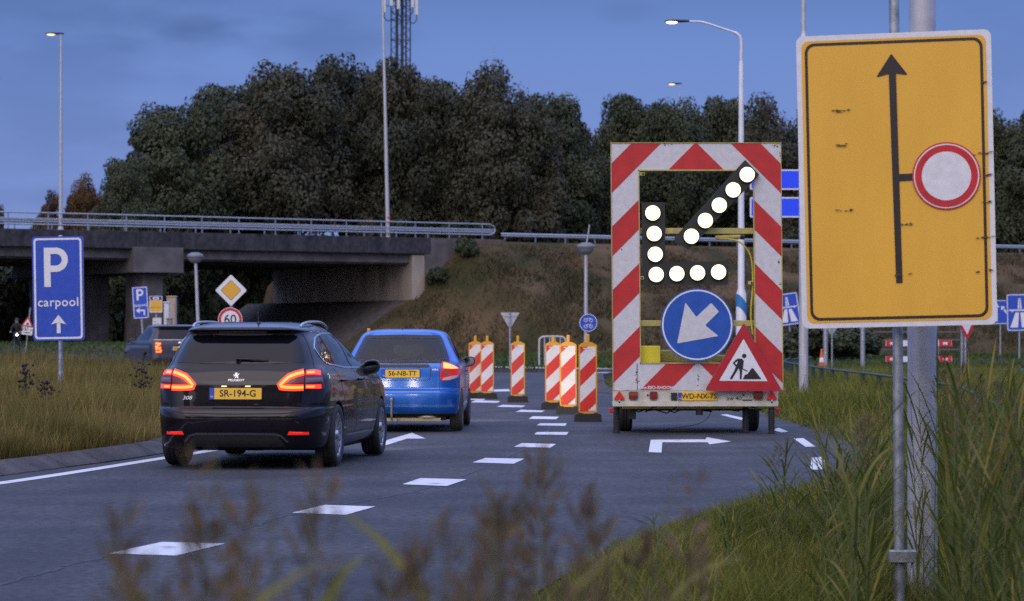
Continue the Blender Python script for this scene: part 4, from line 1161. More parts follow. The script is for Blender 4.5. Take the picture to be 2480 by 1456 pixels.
# twin posts with the edge of a red triangle
root = sign_root('warning_sign', 2333, 0, 94, 'red edged sign on twin grey posts right of the thick lamppost', 'road sign')
s1 = F / 94
for x in (-.05, .07): post(root, 2.2, .04, loc=(x, 0, 0))
panel(root, 'sign_panel', [(rpoly([(-.4, .0), (.4, .0), (0, -.7)], .05), RED), FL([(-.25, -.07), (.25, -.07), (0, -.5)], WHITE)], (.10, -.05, 1.29 + (HZ - 776) / s1), R(25), R(4))
# grey timber gate far right
GT = mat('gate_timber', (.10, .10, .105), .8, var=.2, vscale=5)
Yg = 155; s1 = F / Yg
root = sign_root('gate', 2110, 0, Yg, 'grey rail gate with stout posts beyond the plank barrier', 'gate')
for px in (2086, 2106, 2330):
    b = MB(); b.box((0, 0, .75), (.22, .22, 1.9), GT); b.build('post', root, bevel=.02).location = ((px - 2110) / s1, 0, 0)
for z in (.5, 1.05, 1.5):
    b = MB(); b.box((2.5, 0, z), (6.0, .06, .09), GT); b.build('rail', root)
# white tubular hoop at the path
root = sign_root('cycle_barrier', 1338, 0, 127, 'white tubular hoop railing on the grass behind the beacons', 'barrier')
HW = mat('hoop_white', (.40, .42, .44), .45)
s1 = F / 127; w = 64 / s1
b = MB(); b.tube(smooth_curve([(-w / 2, 0, -.2), (-w / 2, 0, 1.15), (-w / 2 + .05, 0, 1.36), (-w / 2 + .25, 0, 1.45), (w / 2 - .25, 0, 1.45), (w / 2 - .05, 0, 1.36), (w / 2, 0, 1.15), (w / 2, 0, -.2)], 5), .045, HW, 10); b.build('hoop', root)
for k in range(1, 5):
    b = MB(); b.tube([(-w / 2 + w * k / 5, 0, -.1), (-w / 2 + w * k / 5, 0, 1.42)], .025, HW, 8); b.build('bar', root)

# ---- guide beacons
BW_ = mat('beacon_white', (.66, .64, .62), .45, var=.05, vscale=12)
BR_ = mat('beacon_red', (.60, .025, .015), .42, var=.06, vscale=12)
BY_ = mat('beacon_yellow', (.62, .30, .015), .45, var=.06, vscale=14)
def make_beacon():
    root = empty('guide_beacon')
    b = MB(); fr = rpoly([(-.145, .15), (-.06, .11), (.06, .11), (.145, .15), (.145, 1.20), (.06, 1.245), (-.06, 1.245), (-.145, 1.20)], .02)
    b.slab(fr, -.03, .03, BY_); b.build('frame', root, bevel=.006)
    b = MB(); b.slab([(-.122, .165), (.122, .165), (.122, 1.175), (-.122, 1.175)], -.036, -.029, BW_)
    for k in range(-1, 4):
        z = .165 + .505 * k + .12
        st = [(-.122, z - .22), (.122, z + .02), (.122, z + .27), (-.122, z + .03)]
        st = [(-.122, z - .24), (.122, z + .0), (.122, z + .25), (-.122, z + .01)]
        st = clip_half(clip_half(st, 0, 1, 1.175), 0, -1, -.165)
        if len(st) > 2: b.flat(st, -.0385, BR_)
    for x, z in ((.02, .185), (-.07, 1.148)):
        for k in range(6): b.flat(rrect(.013, .016 + .006 * (k % 2), .003, 3, x + .0165 * k, z), -.041, BW_)
    b.build('striped_panel', root)
    b = MB(); b.box((0, 0, 1.30), (.055, .04, .13), BY_); b.build('handle', root, bevel=.012)
    b = MB(); b.slab([(-.21, .0), (.21, .0), (.20, .115), (.17, .125), (-.17, .125), (-.20, .115)], -.2, .2, RUBBER)
    for x in (-.12, .12): b.box((x, 0, .13), (.06, .3, .02), RUBBER)
    b.build('foot', root, bevel=.01)
    return root
bea = make_beacon()
for i, (px, pb, lb, z, rz) in enumerate([(1423.5, 1021, 'foremost and largest red and white guide beacon, nearest the arrow trailer', 0, .03), (1376, 1003, 'guide beacon lit brightly at its lower half, second from the arrow trailer', 0, -.03),
                                (1339, 991, 'guide beacon half tucked behind the brightly lit beacon', 0, .04), (1254, 974, 'guide beacon standing alone in the gap between the two clusters', 0, .02),
                                (1180, 966, 'right one of the pair of guide beacons beside the blue car', 0, -.05), (1151, 965, 'left one of the pair of guide beacons right of the blue car mirror', 0, .0),
                                (893, 955, 'guide beacon whose yellow handle peeps over the blue car roof', .12, 0)]):
    o = bea if i == 0 else copy_tree(bea)
    p = gnd(px, pb)
    o.location = (p.x, p.y, z); o.rotation_euler = (0, 0, rz)
    if z: o.location = ((px - 1240) / F * 48, 48, .12)
    tag(o, lb, 'beacon', 'red and white guide beacons')
# ================================================================ ARROW TRAILER
YT = 37.3; sT = F / YT
TR = empty('arrow_trailer', ((1686 - 1240) / F * YT, YT, 0), 0, 'tall red and white arrow board trailer with lit lamp arrow and blue disc', 'trailer')
def T(px, py): return ((px - 1686 + .0092 * (py - 645)) / sT, 1.29 + (HZ - py) / sT)
EDGEY = mat('board_edge_yellow', (.42, .36, .10), .5, var=.15, vscale=10)
TCREAM = mat('trailer_cream', (.50, .48, .40), .5, var=.15, vscale=6)
TYEL = mat('trailer_yellow', (.50, .40, .03), .5, var=.2, vscale=8)
TRED = mat('board_red', (.44, .016, .016), .5, var=.10, vscale=6)
b = MB(); xl, xr, yt, yb = 1483, 1893, 347, 945
il, ir, it, ib = 1548, 1828, 411, 881
rects = [((xl, yt, il, yb)), ((il, yt, ir, it)), ((il, ib, ir, yb)), ((ir, yt, xr, yb))]
for x0, y0, x1, y1 in rects:
    b.slab([T(x0, y0), T(x0, y1), T(x1, y1), T(x1, y0)], 0, .05, DIRTYW, mside=EDGEY, mback=GALV)
xc = (xl + xr) / 2
for mir in (0, 1):
    for x0, y0, x1, y1 in [(xl, yt, il, yb), (il, yt, xc, it), (il, ib, xc, yb)]:
        for k in range(0, 7):
            lo, hi = 1879 + 153.3 * k, 1951 + 153.3 * k
            p = [(x0, y0), (x1, y0), (x1, y1), (x0, y1)]
            p = clip_half(clip_half(p, 1, 1, hi), -1, -1, -lo)
            if len(p) > 2:
                q = [(2 * xc - x, y) if mir else (x, y) for x, y in p]
                b.flat([T(*a) for a in q], -.003, TRED)
e = 1.6
for x0, y0, x1, y1 in [(xl - e, yt - e, xr + e, yt), (xl - e, yt, xl, yb), (xr, yt, xr + e, yb), (il, it, ir, it + 3), (il, it, il + 2.2, ib), (ir - 2.2, it, ir, ib), (il, ib - 3, ir, ib)]:
    b.slab([T(x0, y0), T(x0, y1), T(x1, y1), T(x1, y0)], -.012, .07, EDGEY)
b.slab([T(1540, 880), T(1541.5, 880), T(1541.5, 945), T(1540, 945)], -.004, 0, BLACK)
b.text('www.EBO-RHOON.nl', *T(1589, 939), -.006, .058, WHITE, bold=.02)
g = random.Random(5)
RUSTP = mat('chipped_rust', (.055, .04, .03), .85)
for px, py, n_ in [(1617, 350, 12), (1880, 352, 14), (1891, 372, 6), (1540, 900, 10), (1541, 925, 8), (1688, 919, 8), (1889, 630, 6), (1890, 690, 5), (1508, 604, 2)]:
    for k in range(n_):
        x, y = px + g.gauss(0, 5 if py < 400 else 2), py + g.gauss(0, 2.2 if py < 360 else 6); r = g.uniform(.5, 2.2)
        b.flat([T(x + r * g.uniform(.6, 1.3) * math.cos(a), y + r * g.uniform(.4, 1.) * math.sin(a)) for a in np.linspace(0, 5.3, 6)], -.0045 - k * .0001, RUSTP)
b.build('striped_board', TR)
# cross bars, struts
for py, x0, x1 in ((559, 1549, 1828), (783, 1548, 1826)):
    b = MB(); q0, q1 = T(x0, py - 7), T(x1, py + 7)
    b.box(((q0[0] + q1[0]) / 2, .11, (q0[1] + q1[1]) / 2), (q1[0] - q0[0], .06, q0[1] - q1[1]), EDGEY); b.build('cross_bar', TR, bevel=.005)
for px in (1520, 1858):
    b = MB(); b.box((T(px, 600)[0], .14, 2.1), (.06, .07, 3.2), EDGEY); b.build('strut', TR, bevel=.005)
b = MB()
for px, py in ((1557, 421), (1553, 673), (1818, 685)):
    q = T(px, py); b.box((q[0], .03, q[1]), (.07, .05, .045), EDGEY); b.box((q[0] + .012, .0, q[1]), (.022, .012, .022), BLACK)
b.build('hinge', TR)
# lamp housings with lamps
HOUS = mat('lamp_housing', (.028, .031, .028), .35, spec=.4)  # base lifted from black to stand in for the lamps' glow
LIT = mat('arrow_lamp_lit', (.9, .9, .8), .3, emit=(1.0, 1.0, .78), estr=9.0)
LITE = mat('arrow_lamp_rim_lit', (.9, .9, .6), .3, emit=(1.0, .93, .30), estr=1.1)
LITF = mat('arrow_lamp_ring_lit', (.9, .9, .7), .3, emit=(1.0, .97, .50), estr=2.6)
def housing(pts, lamps, name='lamp_panel', dy=0.):
    b = MB(); poly = [T(*p) for p in pts]
    b.slab(poly, .015, .075, HOUS); o = b.build(name, TR, bevel=.006); o.location.y = dy
    for px, py in lamps:
        x, z = T(px, py); r = 18.3 / sT
        c = MB(); c.lathe([(r * 1.12, .0), (r * 1.10, .05), (r * 1.0, .055), (r * .98, .03)], HOUS, 28, Matrix.Rotation(R(90), 4, 'X'))
        l = c.build('lamp', o); l.location = (x, .02, z)
        c = MB(); c.lathe([(r * 1.06, .024), (r * .97, .034)], LITE, 28, Matrix.Rotation(R(90), 4, 'X')); c.lathe([(r * .97, .034), (r * .80, .041)], LITF, 28, Matrix.Rotation(R(90), 4, 'X')); c.lathe([(r * .80, .041), (r * .6, .050), (r * .35, .056), (0, .06)], LIT, 28, Matrix.Rotation(R(90), 4, 'X'))
        c = c.build('bulb', o); c.location = (x, .018, z)
    return o
housing([(1556, 490), (1556, 690), (1612, 690), (1612, 490)], [(1582, 516), (1585, 566), (1587, 616), (1589, 665)])
housing([(1614, 636), (1614, 690), (1764, 690), (1764, 632)], [(1639, 663), (1689, 661), (1740, 659)])
housing([(1806, 388), (1840, 424), (1667, 606), (1640, 588), (1632, 578)], [(1674, 573), (1708, 535), (1742, 498), (1776, 461), (1810, 424)], dy=-.09)
# blue disc with arrow
c0 = T(1686, 787); rD = 88 / sT
def D(px, py): q = T(px, py); return (q[0] - c0[0], q[1] - c0[1])
DISCB = mat('disc_blue', (.008, .075, .36), .42, var=.10, vscale=5)
o = panel(TR, 'direction_disc', [(circ(rD, 64), DISCB), RG(circ(rD * .965, 64), circ(rD * .925, 64), WHITE),
      FL(rpoly([D(*p) for p in [(1658, 733), (1637, 832), (1737, 814), (1705, 788), (1739, 755), (1720, 734), (1684, 768)]], .02), DIRTYW)], (c0[0], -.10, c0[1]))
# roadworks triangle
c1 = T(1796, 900)
def E_(px, py): q = T(px, py); return (q[0] - c1[0], q[1] - c1[1])
TRR = mat('triangle_red', (.38, .008, .016), .45, var=.08, vscale=6)
def worker(b, y):
    def W(l, dy=0.): b.flat([E_(*p) for p in l], y - dy, BLACK)
    W([(1798 + 5.4 * math.cos(a), 862 + 5.4 * math.sin(a)) for a in np.linspace(0, 5.9, 18)])
    W([(1781, 868), (1793, 869), (1797, 874), (1791, 887), (1779, 885), (1783, 874)], .0003)     # torso
    W([(1783, 868), (1777, 872), (1770, 879), (1777, 887), (1780, 884), (1775, 879), (1785, 873)], .0006)   # near arm
    W([(1793, 871), (1797, 874), (1795, 891), (1791, 891), (1791, 878)], .0009)                        # far arm
    W([(1779, 884), (1787, 888), (1768, 918), (1762, 918), (1774, 897)], .0012)                            # rear leg
    W([(1783, 886), (1791, 886), (1793, 899), (1791, 918), (1787, 918), (1787, 900)], .0015)             # front leg
    W([(1787, 888), (1806, 898), (1806, 900), (1786, 891)], .0018)                                     # shovel
    W([(1794, 918), (1799, 908), (1806, 905), (1815, 892), (1819, 891), (1839, 918)], .0021)            # heap
tri = [E_(1798, 781), E_(1702, 946), E_(1889, 947)]
panel(TR, 'roadworks_sign', [(rpoly(tri, .05), TRR), FL(rpoly([E_(1797, 821), E_(1737, 922), E_(1854, 923)], .008), WHITE), worker], (c1[0], -.15, c1[1]))
# yellow box on the deck, straps, cable loop
b = MB(); q = T(1574, 859); b.box((q[0], .30, q[1]), (49 / sT, .4, 42 / sT), mat('box_yellow', (.60, .52, .02), .5, var=.05, vscale=6)); b.build('battery_box', TR, bevel=.01)
b = MB(); q = T(1640, 868); b.box((q[0] - .1, .7, q[1] + .03), (.7, .5, .16), EDGEY); b.box((q[0] + .5, .7, q[1]), (.7, .5, .08), EDGEY); b.box((0, 1.4, .52), (1.9, 2.4, .10), TYEL); b.build('deck', TR, bevel=.01)
b = MB()
for px, mm in ((1723, mat('lime_reflector', (.42, .55, .05), .4)), (1735, TYEL)):
    q = T(px, 876); b.box((q[0], .35, q[1]), (.055, .06, .07), mm)
b.build('reflector_tag', TR)
b = MB(); b.tube(smooth_curve([(*((T(1745, 578)[0]), .1), T(1745, 578)[1]), (T(1775, 580)[0], .05, T(1775, 580)[1]), (T(1800, 592)[0], .05, T(1800, 592)[1]), (T(1820, 625)[0], .05, T(1820, 625)[1]), (T(1823, 690)[0], .04, T(1823, 690)[1]), (T(1818, 760)[0], .04, T(1818, 760)[1]), (T(1822, 810)[0], .04, T(1822, 810)[1])], 6), .012, TYEL, 7); b.build('cable', TR)
b = MB(); q0, q1 = T(1735, 575), T(1795, 572); b.tube([(q0[0], .12, q0[1]), (q1[0], .12, q1[1])], .035, EDGEY, 10); b.tube([(q1[0], .12, q1[1]), (q1[0] + .06, .12, q1[1])], .045, BLACK, 10); b.build('actuator', TR)
# bumper and chassis
b = MB(); q0, q1 = T(1480, 946), T(1884, 988)
b.slab([T(1481, 946.5), T(1883, 946.5), T(1881, 972), T(1482, 972)], .012, .14, TCREAM)
b.slab([T(1480, 972), T(1882, 972), T(1881, 984), T(1481, 984)], -.03, .16, TCREAM); b.build('bumper', TR, bevel=.006)
b = MB()
b.text('aw 40', *T(1775, 965), .006, .085, BLACK); b.slab([T(1795, 968), T(1818, 968), T(1818, 970.5), T(1795, 970.5)], .002, .012, BLACK); b.build('lettering', TR)
for px, w in ((1531, 22), (1580, 19), (1833, 22)):
    q = T(px, 958); b = MB(); b.slab(rrect(w / sT, 19 / sT, .02), -.035, .012, mat('trailer_lens', (.16, .02, .015), .25, var=.25, vscale=20))
    if px != 1580: b.slab(rrect(w / sT * .9, 8 / sT, .012, cz=.02), -.040, -.035, mat('lens_amber', (.22, .07, .015), .25))
    b.build('tail_light', TR, bevel=.006).location = (q[0], 0, q[1])
for px in (1497, 1866):
    q = T(px, 957); b = MB(); w = 27 / sT; b.slab([(-w / 2, -.055), (w / 2, -.055), (0, .06)], -.05, .0, mat('reflector_red', (.62, .02, .015), .3)); b.slab([(-.012, -.11), (.012, -.11), (.012, -.05), (-.012, -.05)], -.03, .0, WHITE); b.build('triangle_reflector', TR).location = (q[0], 0, q[1])
b = MB(); q = T(1686, 960)
b.slab(rrect(93 / sT, 20 / sT, .012), -.02, .012, PLATE); b.slab([(-.262, -.052), (-.215, -.052), (-.215, .052), (-.262, .052)], -.0225, -.018, BLUE)
b.text('WD-NX-75', .025, 0, -.024, .098, BLACK, bold=.012); b.text('NL', -.239, -.028, -.025, .03, WHITE)
b.slab([(-.36, -.05), (-.28, -.05), (-.28, .05), (-.36, .05)], -.03, .012, BLACK); b.build('number_plate', TR).location = (q[0], 0, q[1])
for px in (1566, 1797):
    q = T(px, 957); b = MB(); b.tube([(q[0], .0, q[1]), (q[0], .013, q[1])], .014, BLACK, 10); b.build('bolt', TR)
b = MB()
for x in (-.75, .75): b.box((x, 1.55, .42), (.09, 2.6, .11), TYEL)
for y in (.3, 1.2, 2.2): b.box((0, y, .42), (1.55, .08, .09), TYEL)
b.box((0, .3, .36), (2.0, .12, .06), TYEL); b.tube([(-1.0, 1.2, .33), (1.0, 1.2, .33)], .05, DARKMET, 10)
b.tube([(-.7, 2.7, .45), (0, 4.0, .48)], .05, TYEL, 8); b.tube([(.7, 2.7, .45), (0, 4.0, .48)], .05, TYEL, 8)
g = random.Random(8)
for k in range(14):
    x = g.uniform(-1.0, 1.0); b.tube([(x, .2 + g.random() * .3, .37), (x + g.uniform(-.3, .3), .25, .33 - g.random() * .06), (x + g.uniform(-.5, .5), .3, .36)], .010, DARKMET, 5)
b.box((-.86, .3, .27), (.1, .08, .16), DARKMET); b.tube([(.05, .1, .33), (.05, .1, .25)], .05, DARKMET, 10); b.build('chassis', TR, bevel=.005)
b = MB(); b.tube(smooth_curve([(.22, .1, .33), (.16, .15, .2), (.0, .3, .11), (-.35, .3, .06), (-.42, .2, .045), (-.2, .1, .04), (.05, .15, .045)], 6), .004, BLACK, 5); b.build('trailing_cable', TR)
def wheel_geo(parent, r, w, loc, rz=0., rim=None, hubw=.0, spokes=5, side=1, tyre=RUBBER, rr=.66):
    """tyre with rim as its sub-part, axle along x; side=+1 outer face towards +x"""
    M = Matrix.Rotation(R(90), 4, 'Y')
    b = MB(); s_ = r * .045
    prof = [(r * rr, -w * .46), (r * .78, -w * .5), (r * .92, -w * .5), (r - s_ * .4, -w * .42), (r, -w * .30), (r, -w * .12), (r - s_ * .3, -w * .10), (r - s_ * .3, -w * .07), (r, -w * .05), (r, w * .05), (r - s_ * .3, w * .07), (r - s_ * .3, w * .1), (r, w * .12), (r, w * .30), (r - s_ * .4, w * .42), (r * .92, w * .5), (r * .78, w * .5), (r * rr, w * .46)]
    b.lathe(prof, tyre, 44, M)
    wh = b.build('wheel', parent); wh.location = loc
    c = MB(); R0 = r * rr; o = side * w * .40
    c.lathe([(R0 * 1.02, -w * .45), (R0 * .94, -w * .3), (R0 * .94, w * .3), (R0 * 1.02, w * .45)], rim, 40, M)
    c.lathe([(R0 * .94, side * -.02), (0, side * -.02)], DARKMET, 40, M)
    c.lathe([(R0 * 1.03, o), (R0 * .98, o + side * .012), (R0 * .90, o - side * .005)], rim, 40, M)
    c.lathe([(0, o + side * .012), (R0 * .2, o + side * .008), (R0 * .24, o - side * .03)], rim, 20, M)
    for i in range(spokes):
        a0 = 2 * math.pi * i / spokes
        for sg in (-1, 1):
            a, a2 = a0 + sg * .13, a0 + sg * (.55 * math.pi / spokes)
            p0 = Vector((o - side * .01, R0 * .14 * math.cos(a), R0 * .14 * math.sin(a))); p1 = Vector((o - side * .0, R0 * .95 * math.cos(a2), R0 * .95 * math.sin(a2)))
            t = (p1 - p0).normalized(); n_ = Vector((1, 0, 0)).cross(t)
            w0, w1 = R0 * .075, R0 * .06
            v = [p0 - n_ * w0, p0 + n_ * w0, p1 + n_ * w1, p1 - n_ * w1]; v2 = [q_ - Vector((side * .03, 0, 0)) for q_ in v]
            c.add(v + v2, [(0, 1, 2, 3), (7, 6, 5, 4), (0, 4, 5, 1), (1, 5, 6, 2), (2, 6, 7, 3), (3, 7, 4, 0)], rim)
    c.build('rim', wh)
    return wh
STEELR = mat('steel_rim', (.16, .16, .165), .5, .6)
for px in (1519, 1834):
    q = T(px, 1000); wheel_geo(TR, .315, .19, (q[0], 1.20, .313), rim=STEELR, side=1 if px > 1600 else -1, rr=.6)
b = MB()
for px in (1519, 1834):
    q = T(px, 985); b.tube([(q[0] - .12 * 0, 1.2 + .36 * math.sin(a), .33 + .37 * math.cos(a)) for a in np.linspace(-1.5, 1.5, 12)], .11, TYEL, 4, False)
b.build('mudguard', TR)
for px, pb, dy in ((1491, 1049, .18), (1806, 1047, .25), (1866, 1055, .05)):
    q = T(px, 1000); b = MB(); r = 8.2 / sT; prof = [(0, .0), (r * 1.05, .0), (r * 1.05, .012)]
    z = .015
    while z < .30: prof += [(r * .82, z), (r * 1.12, z + .012), (r * .82, z + .024)]; z += .026
    prof += [(r * .9, .33), (r * .9, .36)]
    b.lathe(prof, RUBBER, 18); b.lathe([(r * 1.1, .355), (r * 1.1, .39)], TYEL, 14); b.build('support_leg', TR).location = (q[0], dy, .003)
for px in (1478, 1885):
    q = T(px, 996); b = MB(); b.box((q[0], .3, q[1]), (.05, .05, .07), mat('reflector_red', (.62, .02, .015), .3)); b.build('side_marker', TR, bevel=.006)
# ================================================================ CARS
def pchip(x, xs, ys):
    xs = np.asarray(xs, float); ys = np.asarray(ys, float); h = np.diff(xs); d = np.diff(ys) / h
    m = np.zeros_like(ys); m[0], m[-1] = d[0], d[-1]
    for i in range(1, len(xs) - 1):
        if d[i - 1] * d[i] > 0:
            w1, w2 = 2 * h[i] + h[i - 1], h[i] + 2 * h[i - 1]
            m[i] = (w1 + w2) / (w1 / d[i - 1] + w2 / d[i])
    k = np.clip(np.searchsorted(xs, x) - 1, 0, len(xs) - 2); t = (x - xs[k]) / h[k]
    return (2 * t ** 3 - 3 * t ** 2 + 1) * ys[k] + (t ** 3 - 2 * t ** 2 + t) * h[k] * m[k] + (-2 * t ** 3 + 3 * t ** 2) * ys[k + 1] + (t ** 3 - t ** 2) * h[k] * m[k + 1]

class Body:
    """car shell as a stack of plan outlines.  rows: (z, halfwidth, y_rear, y_front, corner_rear_x, corner_rear_y, bow).
    car frame: x to the right, y forwards, origin on the ground under the rear axle"""
    NT = 150
    def __init__(s, rows, front_corner=(.55, .75), barrel=.012, nrow=110):
        s.rows = np.array(rows, float); s.fc = front_corner; s.barrel = barrel
        # parameter along the rows: arc length of the rear profile, so that flat roofs get rows as well
        r = s.rows; d = np.sqrt(np.diff(r[:, 0]) ** 2 + (.5 * np.diff(r[:, 2])) ** 2 + (.5 * np.diff(r[:, 1])) ** 2)
        s.u = np.concatenate([[0], np.cumsum(np.maximum(d, .004))])
        s.us = np.unique(np.concatenate([np.linspace(0, s.u[-1], nrow), s.u]))
        s.dense = np.array([[pchip(np.array([q]), s.u, r[:, c])[0] for c in range(r.shape[1])] for q in s.us])
        s.dz = np.maximum.accumulate(s.dense[:, 0] + np.arange(len(s.us)) * 1e-7)
    def half(s, p):
        """half outline (x>=0) of one row, rear centre -> front centre"""
        z, w, yr, yf, cx, cy, bow = p
        cx = min(cx, w * .9); L = yf - yr; cy = min(cy, L * .4); fx = min(s.fc[0], w * .9); fy = min(s.fc[1], L * .4)
        pts = []
        n1, n2, n3, n4, n5 = 26, 26, 46, 26, 26
        yb = lambda x: yr + bow * (x / w) ** 2
        for i in range(n1): x = (w - cx) * i / n1; pts.append((x, yb(x)))
        y0 = yb(w - cx); e = 2.15
        for i in range(n2):
            a = math.pi / 2 * i / n2; pts.append((w - cx + cx * math.sin(a) ** (2 / e), y0 + cy * (1 - math.cos(a) ** (2 / e))))
        ya, yz = y0 + cy, yf - fy
        for i in range(n3):
            t = i / n3; pts.append((w + s.barrel * 4 * t * (1 - t), ya + (yz - ya) * t))
        for i in range(n4):
            a = math.pi / 2 * i / n4; pts.append((w - fx + fx * math.cos(a) ** (2 / e), yz + fy * math.sin(a) ** (2 / e) - 0 * a))
        yfr = pts[-1][1]
        for i in range(n5 + 1): x = (w - fx) * (1 - i / n5); pts.append((x, yz + fy + .10 * (1 - x / max(w - fx, 1e-3)) ** 1.0 * 0 + (yf - (yz + fy)) * 1.0))
        return np.array(pts)
    def at_z(s, z):
        i = np.clip(np.searchsorted(s.dz, z), 1, len(s.dz) - 1); t = np.clip((z - s.dz[i - 1]) / max(s.dz[i] - s.dz[i - 1], 1e-6), 0, 1)
        return s.dense[i - 1] * (1 - t) + s.dense[i] * t
    def build(s, paint, under):
        V = []; m = None
        for p in s.dense:
            h = s.half(p); full = np.concatenate([h, (h[1:-1] * [-1, 1])[::-1]]); m = len(full)
            for x, y in full: V.append((x, y, p[0]))
        Fc = []; n = len(s.dense); s.m = m
        for i in range(n - 1):
            for j in range(m):
                a, b = i * m + j, i * m + (j + 1) % m; Fc.append((a, b, b + m, a + m))
        b = MB(); b.add(V, Fc, paint, True); b.add(V[:m], [tuple(range(m))[::-1]], under); b.add(V[-m:], [tuple(range(m))], paint, True)
        b.mi(under)
        return b
    # surface lookups ------------------------------------------------
    def S(s, q, z, off=.003):
        """point at arc length q from the rear centre line (negative = left), height z, pushed out by off"""
        h = s.half(s.at_z(z)); seg = np.hypot(*np.diff(h, axis=0).T); L = np.concatenate([[0], np.cumsum(seg)])
        a = abs(q); x = np.interp(a, L, h[:, 0]); y = np.interp(a, L, h[:, 1])
        x2 = np.interp(a + .01, L, h[:, 0]); y2 = np.interp(a + .01, L, h[:, 1])
        t = Vector((x2 - x, y2 - y, 0)).normalized(); n = Vector((t.y, -t.x, 0))
        h2 = s.half(s.at_z(z + .012)); L2 = np.concatenate([[0], np.cumsum(np.hypot(*np.diff(h2, axis=0).T))])
        up = Vector((np.interp(a, L2, h2[:, 0]) - x, np.interp(a, L2, h2[:, 1]) - y, .012))
        n = t.cross(up).normalized()
        if n.dot(Vector((t.y, -t.x, 0))) < 0: n = -n
        p = Vector((x, y, z)) + n * off
        return Vector((-p.x if q < 0 else p.x, p.y, p.z))
    def qy(s, y, z):
        """arc length of the side point at position y"""
        h = s.half(s.at_z(z)); L = np.concatenate([[0], np.cumsum(np.hypot(*np.diff(h, axis=0).T))])
        return float(np.interp(y, h[26:126, 1], L[26:126]))
    def patch(s, b, poly, m, off=.004, side=None, dz=.02, dq=.03, thick=.012, smooth=True):
        """filled polygon laid on the shell; poly in (q, z), or in (y, z) with side=+1/-1"""
        P = [(float(a), float(c)) for a, c in poly]
        zs = [p[1] for p in P]; z0, z1 = min(zs) + 1e-5, max(zs) - 1e-5
        cr = sorted(set(list(np.linspace(z0, z1, max(2, int((z1 - z0) / dz) + 2))) + [min(max(z, z0), z1) for z in zs]))
        cols = max(2, int((max(p[0] for p in P) - min(p[0] for p in P)) / dq) + 2)
        grid = []
        for z in cr:
            xs_ = []
            for i in range(len(P)):
                (xa, za), (xb, zb) = P[i], P[(i + 1) % len(P)]
                if (za - z) * (zb - z) <= 0 and za != zb: xs_.append(xa + (xb - xa) * (z - za) / (zb - za))
            if not xs_: continue
            lo, hi = min(xs_), max(xs_)
            row = []
            for j in range(cols + 1):
                q = lo + (hi - lo) * j / cols
                row.append((q, z))
            grid.append(row)
        def pt(q, z, o):
            if side is None: return s.S(q, z, o)
            return s.S(side * s.qy(q, z), z, o)
        v = [pt(q, z, off) for row in grid for q, z in row]; k = cols + 1; n = len(grid)
        f = []
        for i in range(n - 1):
            for j in range(cols):
                f.append((i * k + j, i * k + j + 1, (i + 1) * k + j + 1, (i + 1) * k + j))
        flip = side is not None and side < 0
        # outer faces, orientation by normal test
        c = Vector((0, 1.2, .7))
        fl = []
        for q in f:
            a_, b_, d_ = v[q[0]], v[q[1]], v[q[3]]
            nrm = (b_ - a_).cross(d_ - a_)
            fl.append(q if nrm.dot((a_ + b_) / 2 - c) > 0 else q[::-1])
        b.add(v, fl, m, smooth)
        if thick:
            loop = [j for j in range(k)] + [i * k + k - 1 for i in range(1, n)] + [(n - 1) * k + j for j in range(k - 2, -1, -1)] + [i * k for i in range(n - 2, 0, -1)]
            inner = []
            flat = [qq for row in grid for qq in row]
            for i in loop: inner.append(pt(*flat[i], off - thick))
            ov = [v[i] for i in loop]; kk = len(loop)
            b.add(ov + inner, [(i, (i + 1) % kk, (i + 1) % kk + kk, i + kk) for i in range(kk)], m)
        return b
    def ribbon(s, b, path, w, m, off=.002, side=None, closed=False, step=.03, thick=.006, ws=None):
        """band of width w along a path in (q,z) or (y,z)"""
        pts = []
        pth = list(path) + ([path[0]] if closed else [])
        for i in range(len(pth) - 1):
            a, c = Vector(pth[i]), Vector(pth[i + 1]); n = max(1, int((c - a).length / step))
            for j in range(n): pts.append(a.lerp(c, j / n))
        if not closed: pts.append(Vector(pth[-1]))
        k = len(pts); L = []; Rr = []; Li = []; Ri = []
        for i in range(k):
            t = (pts[(i + 1) % k] - pts[i - 1]) if closed else (pts[min(i + 1, k - 1)] - pts[max(i - 1, 0)])
            t.normalize(); n_ = Vector((-t.y, t.x)) * (w if ws is None else ws * 1.0) / 2
            for lst, p, o in ((L, pts[i] + n_, off), (Rr, pts[i] - n_, off), (Li, pts[i] + n_, off - thick), (Ri, pts[i] - n_, off - thick)):
                lst.append(s.S(p.x, p.y, o) if side is None else s.S(side * s.qy(p.x, p.y), p.y, o))
        v = L + Rr + Li + Ri; f = []
        for i in range(k if closed else k - 1):
            j = (i + 1) % k
            f += [(i, j, j + k, i + k), (i, i + 2 * k, j + 2 * k, j), (i + k, j + k, j + 3 * k, i + 3 * k)]
        b.add(v, f, m, False)
        return b

